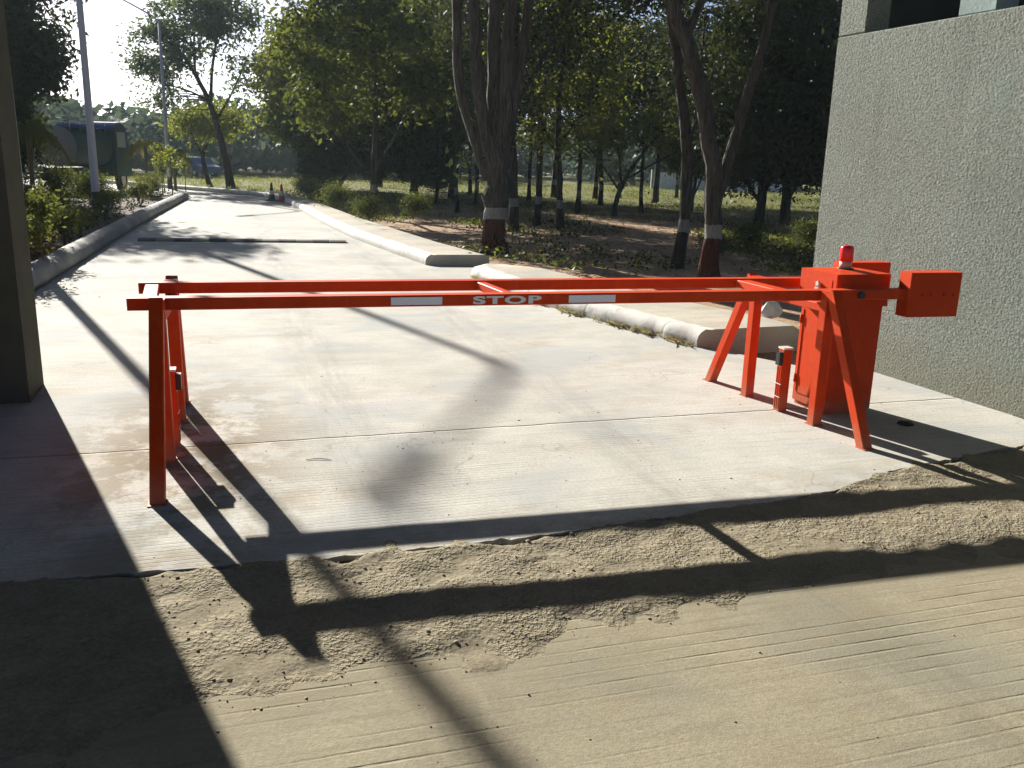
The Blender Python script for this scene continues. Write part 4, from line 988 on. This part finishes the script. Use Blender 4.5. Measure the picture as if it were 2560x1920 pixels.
# palms and staked saplings in the bed
def palm_mesh(name, h, L, n, seed, r=.06):
    g = np.random.default_rng(seed); mb = MB(); mb.tube([(0, 0, -.05), (.02, 0, h * .5), (0, 0, h)], [r, r * .85, r * .7], 9)
    vs = []; tb = MB()
    for k in range(n):
        a = 2 * math.pi * k / n + g.uniform(-.3, .3); el = g.uniform(.2, 1.1); pts = []
        for t in np.linspace(0, 1, 9):
            q = L * t; pts.append(np.array([math.cos(a) * q * math.cos(el) * (1 - .25 * t), math.sin(a) * q * math.cos(el) * (1 - .25 * t), h + q * math.sin(el) - 1.15 * L * t * t]))
        pts = np.array(pts); side = np.array([-math.sin(a), math.cos(a), 0])
        tt = np.linspace(.12, 1, 20)
        for t in tt:
            p = np.array([np.interp(t, np.linspace(0, 1, 9), pts[:, j]) for j in range(3)]); ll = L * .34 * math.sin(math.pi * min(1, t * .85 + .12))
            for s in (-1, 1):
                tip = p + side * s * ll * .7 + np.array([math.cos(a) * ll * .3, math.sin(a) * ll * .3, -ll * .65]); w = np.array([math.cos(a), math.sin(a), 0]) * .022
                vs += [p - w, p + w, tip + w * .3, tip - w * .3]
        for j in range(8): w = side * .012; vs += [pts[j] - w, pts[j] + w, pts[j + 1] + w, pts[j + 1] - w]
    vs = np.array(vs); me_t = bpy.data.meshes.new(name + '_trunk'); me_t.from_pydata(mb.v, [], mb.f); me_t.materials.append(M['palmstem']); me_t.update()
    return me_t, npmesh(name + '_crown', vs, quads(len(vs)), M['frond'])
pa = palm_mesh('pa', 2.0, 1.25, 13, 1); pb = palm_mesh('pb', 1.9, 1.5, 14, 2, .08)
PG = 'young palms in the planting bed'
for ms, loc, lab, sc in [(pa, (-10.9, 20.2, .03), 'young palm with drooping yellow-green fronds left of the lamp post', 1.0), (pb, (-15.6, 38.0, .03), 'young palm right of the tanker, dark drooping fronds', 1.0), (pb, (-15.2, 40.0, .03), 'young palm behind the one right of the tanker', .85)]:
    r0 = empty('palm_tree', loc, loc[0]); r0.scale = (sc,) * 3; tag(r0, lab, 'palm', PG); link('trunk', ms[0], r0); link('crown', ms[1], r0)
sap = tree_mesh('sap', [[(0, 0, -.05, .022), (.02, 0, .9, .018), (-.02, .02, 1.9, .008)]], [(0, 0, 1.5, .28, .28, .5, 10, 14)], 95, M['palmstem'], M['leafy'], .13, .13, .005)
SG = 'staked saplings at the far end of the bed'
for k, (x, y, sc, lab) in enumerate([(-13.9, 35.2, 1.0, 'thin sapling at the far end of the bed, first right of the palms'), (-13.2, 34.4, .9, 'thin sapling near the kerb tip, closest to the road'), (-14.6, 37.2, 1.05, 'thin sapling beside the far lamp post'), (-13.4, 36.3, .85, 'short thin sapling between the far lamp post and the kerb tip')]):
    r0 = empty('sapling', (x, y, .03), k * 1.9); r0.scale = (sc,) * 3; tag(r0, lab, 'sapling', SG); link('trunk', sap[0], r0); link('crown', sap[1], r0)

# ------------------------------------------------------------------ ground cover (uncountable)
def blades(pts, hgt, wid, g, lean=.5):
    n = len(pts); a = g.uniform(0, 6.28, n); le = np.abs(g.normal(size=n)) * lean; h = hgt * g.uniform(.5, 1.4, n); w = wid * g.uniform(.7, 1.3, n)
    d = np.stack([np.cos(a), np.sin(a), np.zeros(n)], 1); s = np.stack([-np.sin(a), np.cos(a), np.zeros(n)], 1)
    b = pts; m = pts + d * (h * le * .35)[:, None] + np.array([0, 0, 1]) * (h * .6)[:, None]; t = pts + d * (h * le)[:, None] + np.array([0, 0, 1]) * h[:, None]
    v = np.stack([b - s * w[:, None] * .5, b + s * w[:, None] * .5, m + s * w[:, None] * .35, t], 1)
    return v.reshape(-1, 3)
g = np.random.default_rng(101)
def field(n, x0, x1, y0, y1, keep, tuft, spread):
    c = np.stack([g.uniform(x0, x1, n), g.uniform(y0, y1, n), np.full(n, -.04)], 1); c = c[keep(c[:, 0], c[:, 1])]
    c = np.repeat(c, tuft, 0); c[:, :2] += g.normal(size=(len(c), 2)) * spread; return c
rb = lambda x, y: x > np.interp(y, [8, 14, 16, 19, 23, 29, 34, 36, 45, 60, 80], [3.2, .2, -1.2, -2.3, -3.8, -6, -8, -9.5, -18, -35, -60])     # right of the walkway / cross road
p1 = field(9000, -30, 26, 26, 75, lambda x, y: rb(x, y) & (np.sin(x * 1.3 + y * .7) + np.sin(y * 1.9 - x * .5) > -1.1), 6, .14)
v1 = blades(p1, .16, .022, g)
tag(link('grass', npmesh('grass', v1, quads(len(v1)), M['grass'])), 'sunlit grass of the field under and beyond the grove', 'grass', kind='stuff')
p2 = field(2600, -6, 12, 13.2, 27, lambda x, y: rb(x, y) & (np.sin(x * 1.1 + 1) + np.sin(y * .9 + x * .3) > .1), 7, .12)
p2b = field(900, 4.2, 9, 14, 21, lambda x, y: rb(x, y), 8, .12); p2c = field(2600, -8, 18, 27, 58, lambda x, y: rb(x, y) & (np.sin(x * .8 + 2) + np.sin(y * .6 - x * .2) > .2), 7, .22); p2 = np.concatenate([p2, p2b, p2c])
p2[:, 2] += .06 + g.uniform(0, .22, len(p2)) ** 1.3
v2 = leaf_quads(p2, .085, g, -.1, .5)
tag(link('weeds', npmesh('weeds', v2, quads(len(v2)), M['leaf'])), 'low weeds and seedlings on the shaded earth of the grove', 'weeds', kind='stuff')
p3 = field(2600, -22, -5, 9, 36, lambda x, y: (x < np.interp(y, [8.6, 12.2, 16.45, 22.75, 33.4], [-5.9, -6.75, -8.0, -9.85, -12.9])) & (x > np.interp(y, [9, 36], [-10, -22])), 9, .14)
p3[:, 2] = .04 + g.uniform(0, .3, len(p3)) ** 1.2
v3 = leaf_quads(p3, .085, g, -.2, .45)
tag(link('bed_undergrowth', npmesh('bed_undergrowth', v3, quads(len(v3)), M['leafd'])), 'dark low ground cover filling the planting bed', 'undergrowth', kind='stuff')
kx = np.array([(-.62, 12.6), (.27, 10.32), (.93, 9.18), (1.33, 8.53), (1.69, 7.96)]); tt_ = g.uniform(0, 1, 240) ** 1.0
kk = np.sort(tt_) * 4; c_ = np.stack([np.interp(kk, range(5), kx[:, 0]) - g.uniform(.0, .05, 240), np.interp(kk, range(5), kx[:, 1]) - g.uniform(0, .04, 240), np.zeros(240)], 1)
c_ = c_[np.sin(kk * 9) + np.sin(kk * 23 + 1) > -.2]; c_ = np.repeat(c_, 5, 0); c_[:, :2] += g.normal(size=(len(c_), 2)) * .02
v6 = blades(c_, .055, .006, g, .9)
tag(link('kerb_grass', npmesh('kerb_grass', v6, quads(len(v6)), m_leaf('dry_blade', (.22, .18, .08), (.33, .28, .14), (.3, .26, .1), .3))), 'dry grass tufts along the foot of the near walkway kerb', 'grass', kind='stuff')
# fallen dry leaves on the earth
p4 = np.stack([g.uniform(-3, 10, 5000), g.uniform(12.5, 30, 5000), np.full(5000, .0)], 1); p4 = p4[rb(p4[:, 0], p4[:, 1])]
zl = .012 * 0 - .075 + .10 * np.clip((p4[:, 0] - 1 + .35 * (p4[:, 1] - 12)) / 3, 0, 1) * np.clip((p4[:, 1] - 12) / 4, 0, 1)
p4[:, 2] = zl + .03; v4 = leaf_quads(p4, .09, g, 0, .5); z_ = v4.reshape(-1, 4, 3); z_[:, :, 2] = p4[:, 2:3] + (z_[:, :, 2] - p4[:, 2:3]) * .3
dl = NM('dry_leaf'); rd = dl.n('ShaderNodeNewGeometry').outputs['Random Per Island']
dl.principled(dl.mix(rd, (.32, .2, .1), (.16, .09, .045)), .9, .1)
tag(link('leaf_litter', npmesh('leaf_litter', z_.reshape(-1, 3), quads(len(v4)), dl.mat)), 'dry fallen leaves on the bare earth under the grove', 'leaves', kind='stuff')

# far wood that reads as one mass
C = []
g = np.random.default_rng(202)
for k in range(260):
    az = R(g.uniform(-42, 34)); D = 78 * (4.6 ** g.uniform(0, 1)); h = g.uniform(4.2, 7.5) * (.55 + D / 230); r = g.uniform(4, 7) * (.7 + D / 300)
    n = 520; u = g.normal(size=(n, 3)); u /= np.linalg.norm(u, axis=1)[:, None]; u *= g.uniform(.3, 1, (n, 1)) ** .4
    c = np.array([math.sin(az) * D, math.cos(az) * D, h * .52]) + u * np.array([r, r, h * .5]); C.append(c)
c = np.concatenate(C); v5 = leaf_quads(c, .95, g, .1, .6)
tag(link('distant_woods', npmesh('distant_woods', v5, quads(len(v5)), M['far'])), 'hazy far-off wood closing the view beyond the field', 'woods', kind='stuff')

# ------------------------------------------------------------------ haze, sky, sun
hz = MB(); hz.prism([(-330, -30), (330, -30), (330, 430), (-330, 430)], -2, 30)
hm = bpy.data.materials.new('haze_air'); hm.use_nodes = True; nt = hm.node_tree; nt.nodes.clear()
o_ = nt.nodes.new('ShaderNodeOutputMaterial'); pv_ = nt.nodes.new('ShaderNodeVolumePrincipled')
pv_.inputs['Color'].default_value = (.72, .90, .95, 1); pv_.inputs['Density'].default_value = .0005; pv_.inputs['Anisotropy'].default_value = .2
nt.links.new(pv_.outputs[0], o_.inputs['Volume'])
tag(hz.build('haze', hm), kind='stuff')

SUN_EL, SUN_AZ = R(22.9), R(-33.4)      # azimuth from +Y towards +X
w = bpy.data.worlds.new('World'); S.world = w; w.use_nodes = True; nt = w.node_tree
bg = nt.nodes['Background']; sky = nt.nodes.new('ShaderNodeTexSky'); sky.sky_type = 'NISHITA'; sky.sun_disc = False
sky.sun_elevation = SUN_EL; sky.sun_rotation = SUN_AZ; sky.air_density = .3; sky.dust_density = .6; sky.ozone_density = 1.0
nt.links.new(sky.outputs[0], bg.inputs['Color']); bg.inputs['Strength'].default_value = .05
sd = Vector((math.sin(SUN_AZ) * math.cos(SUN_EL), math.cos(SUN_AZ) * math.cos(SUN_EL), math.sin(SUN_EL)))
sl = bpy.data.lights.new('sun', 'SUN'); sl.energy = 5.0; sl.angle = R(.53); sl.color = (1, .95, .875)
so = link('sun', sl); so.rotation_euler = (-sd).to_track_quat('-Z', 'Y').to_euler(); so.location = (-20, 30, 25)

S.view_settings.view_transform = 'Standard'; S.view_settings.look = 'None'; S.view_settings.exposure = 1.45; S.view_settings.gamma = 1
S.render.engine = 'CYCLES'
cy = S.cycles; cy.use_denoising = True; cy.max_bounces = 5; cy.diffuse_bounces = 1; cy.glossy_bounces = 2; cy.transmission_bounces = 4; cy.volume_bounces = 0; cy.transparent_max_bounces = 4
cy.use_adaptive_sampling = True; cy.adaptive_threshold = .02; cy.sample_clamp_indirect = 4
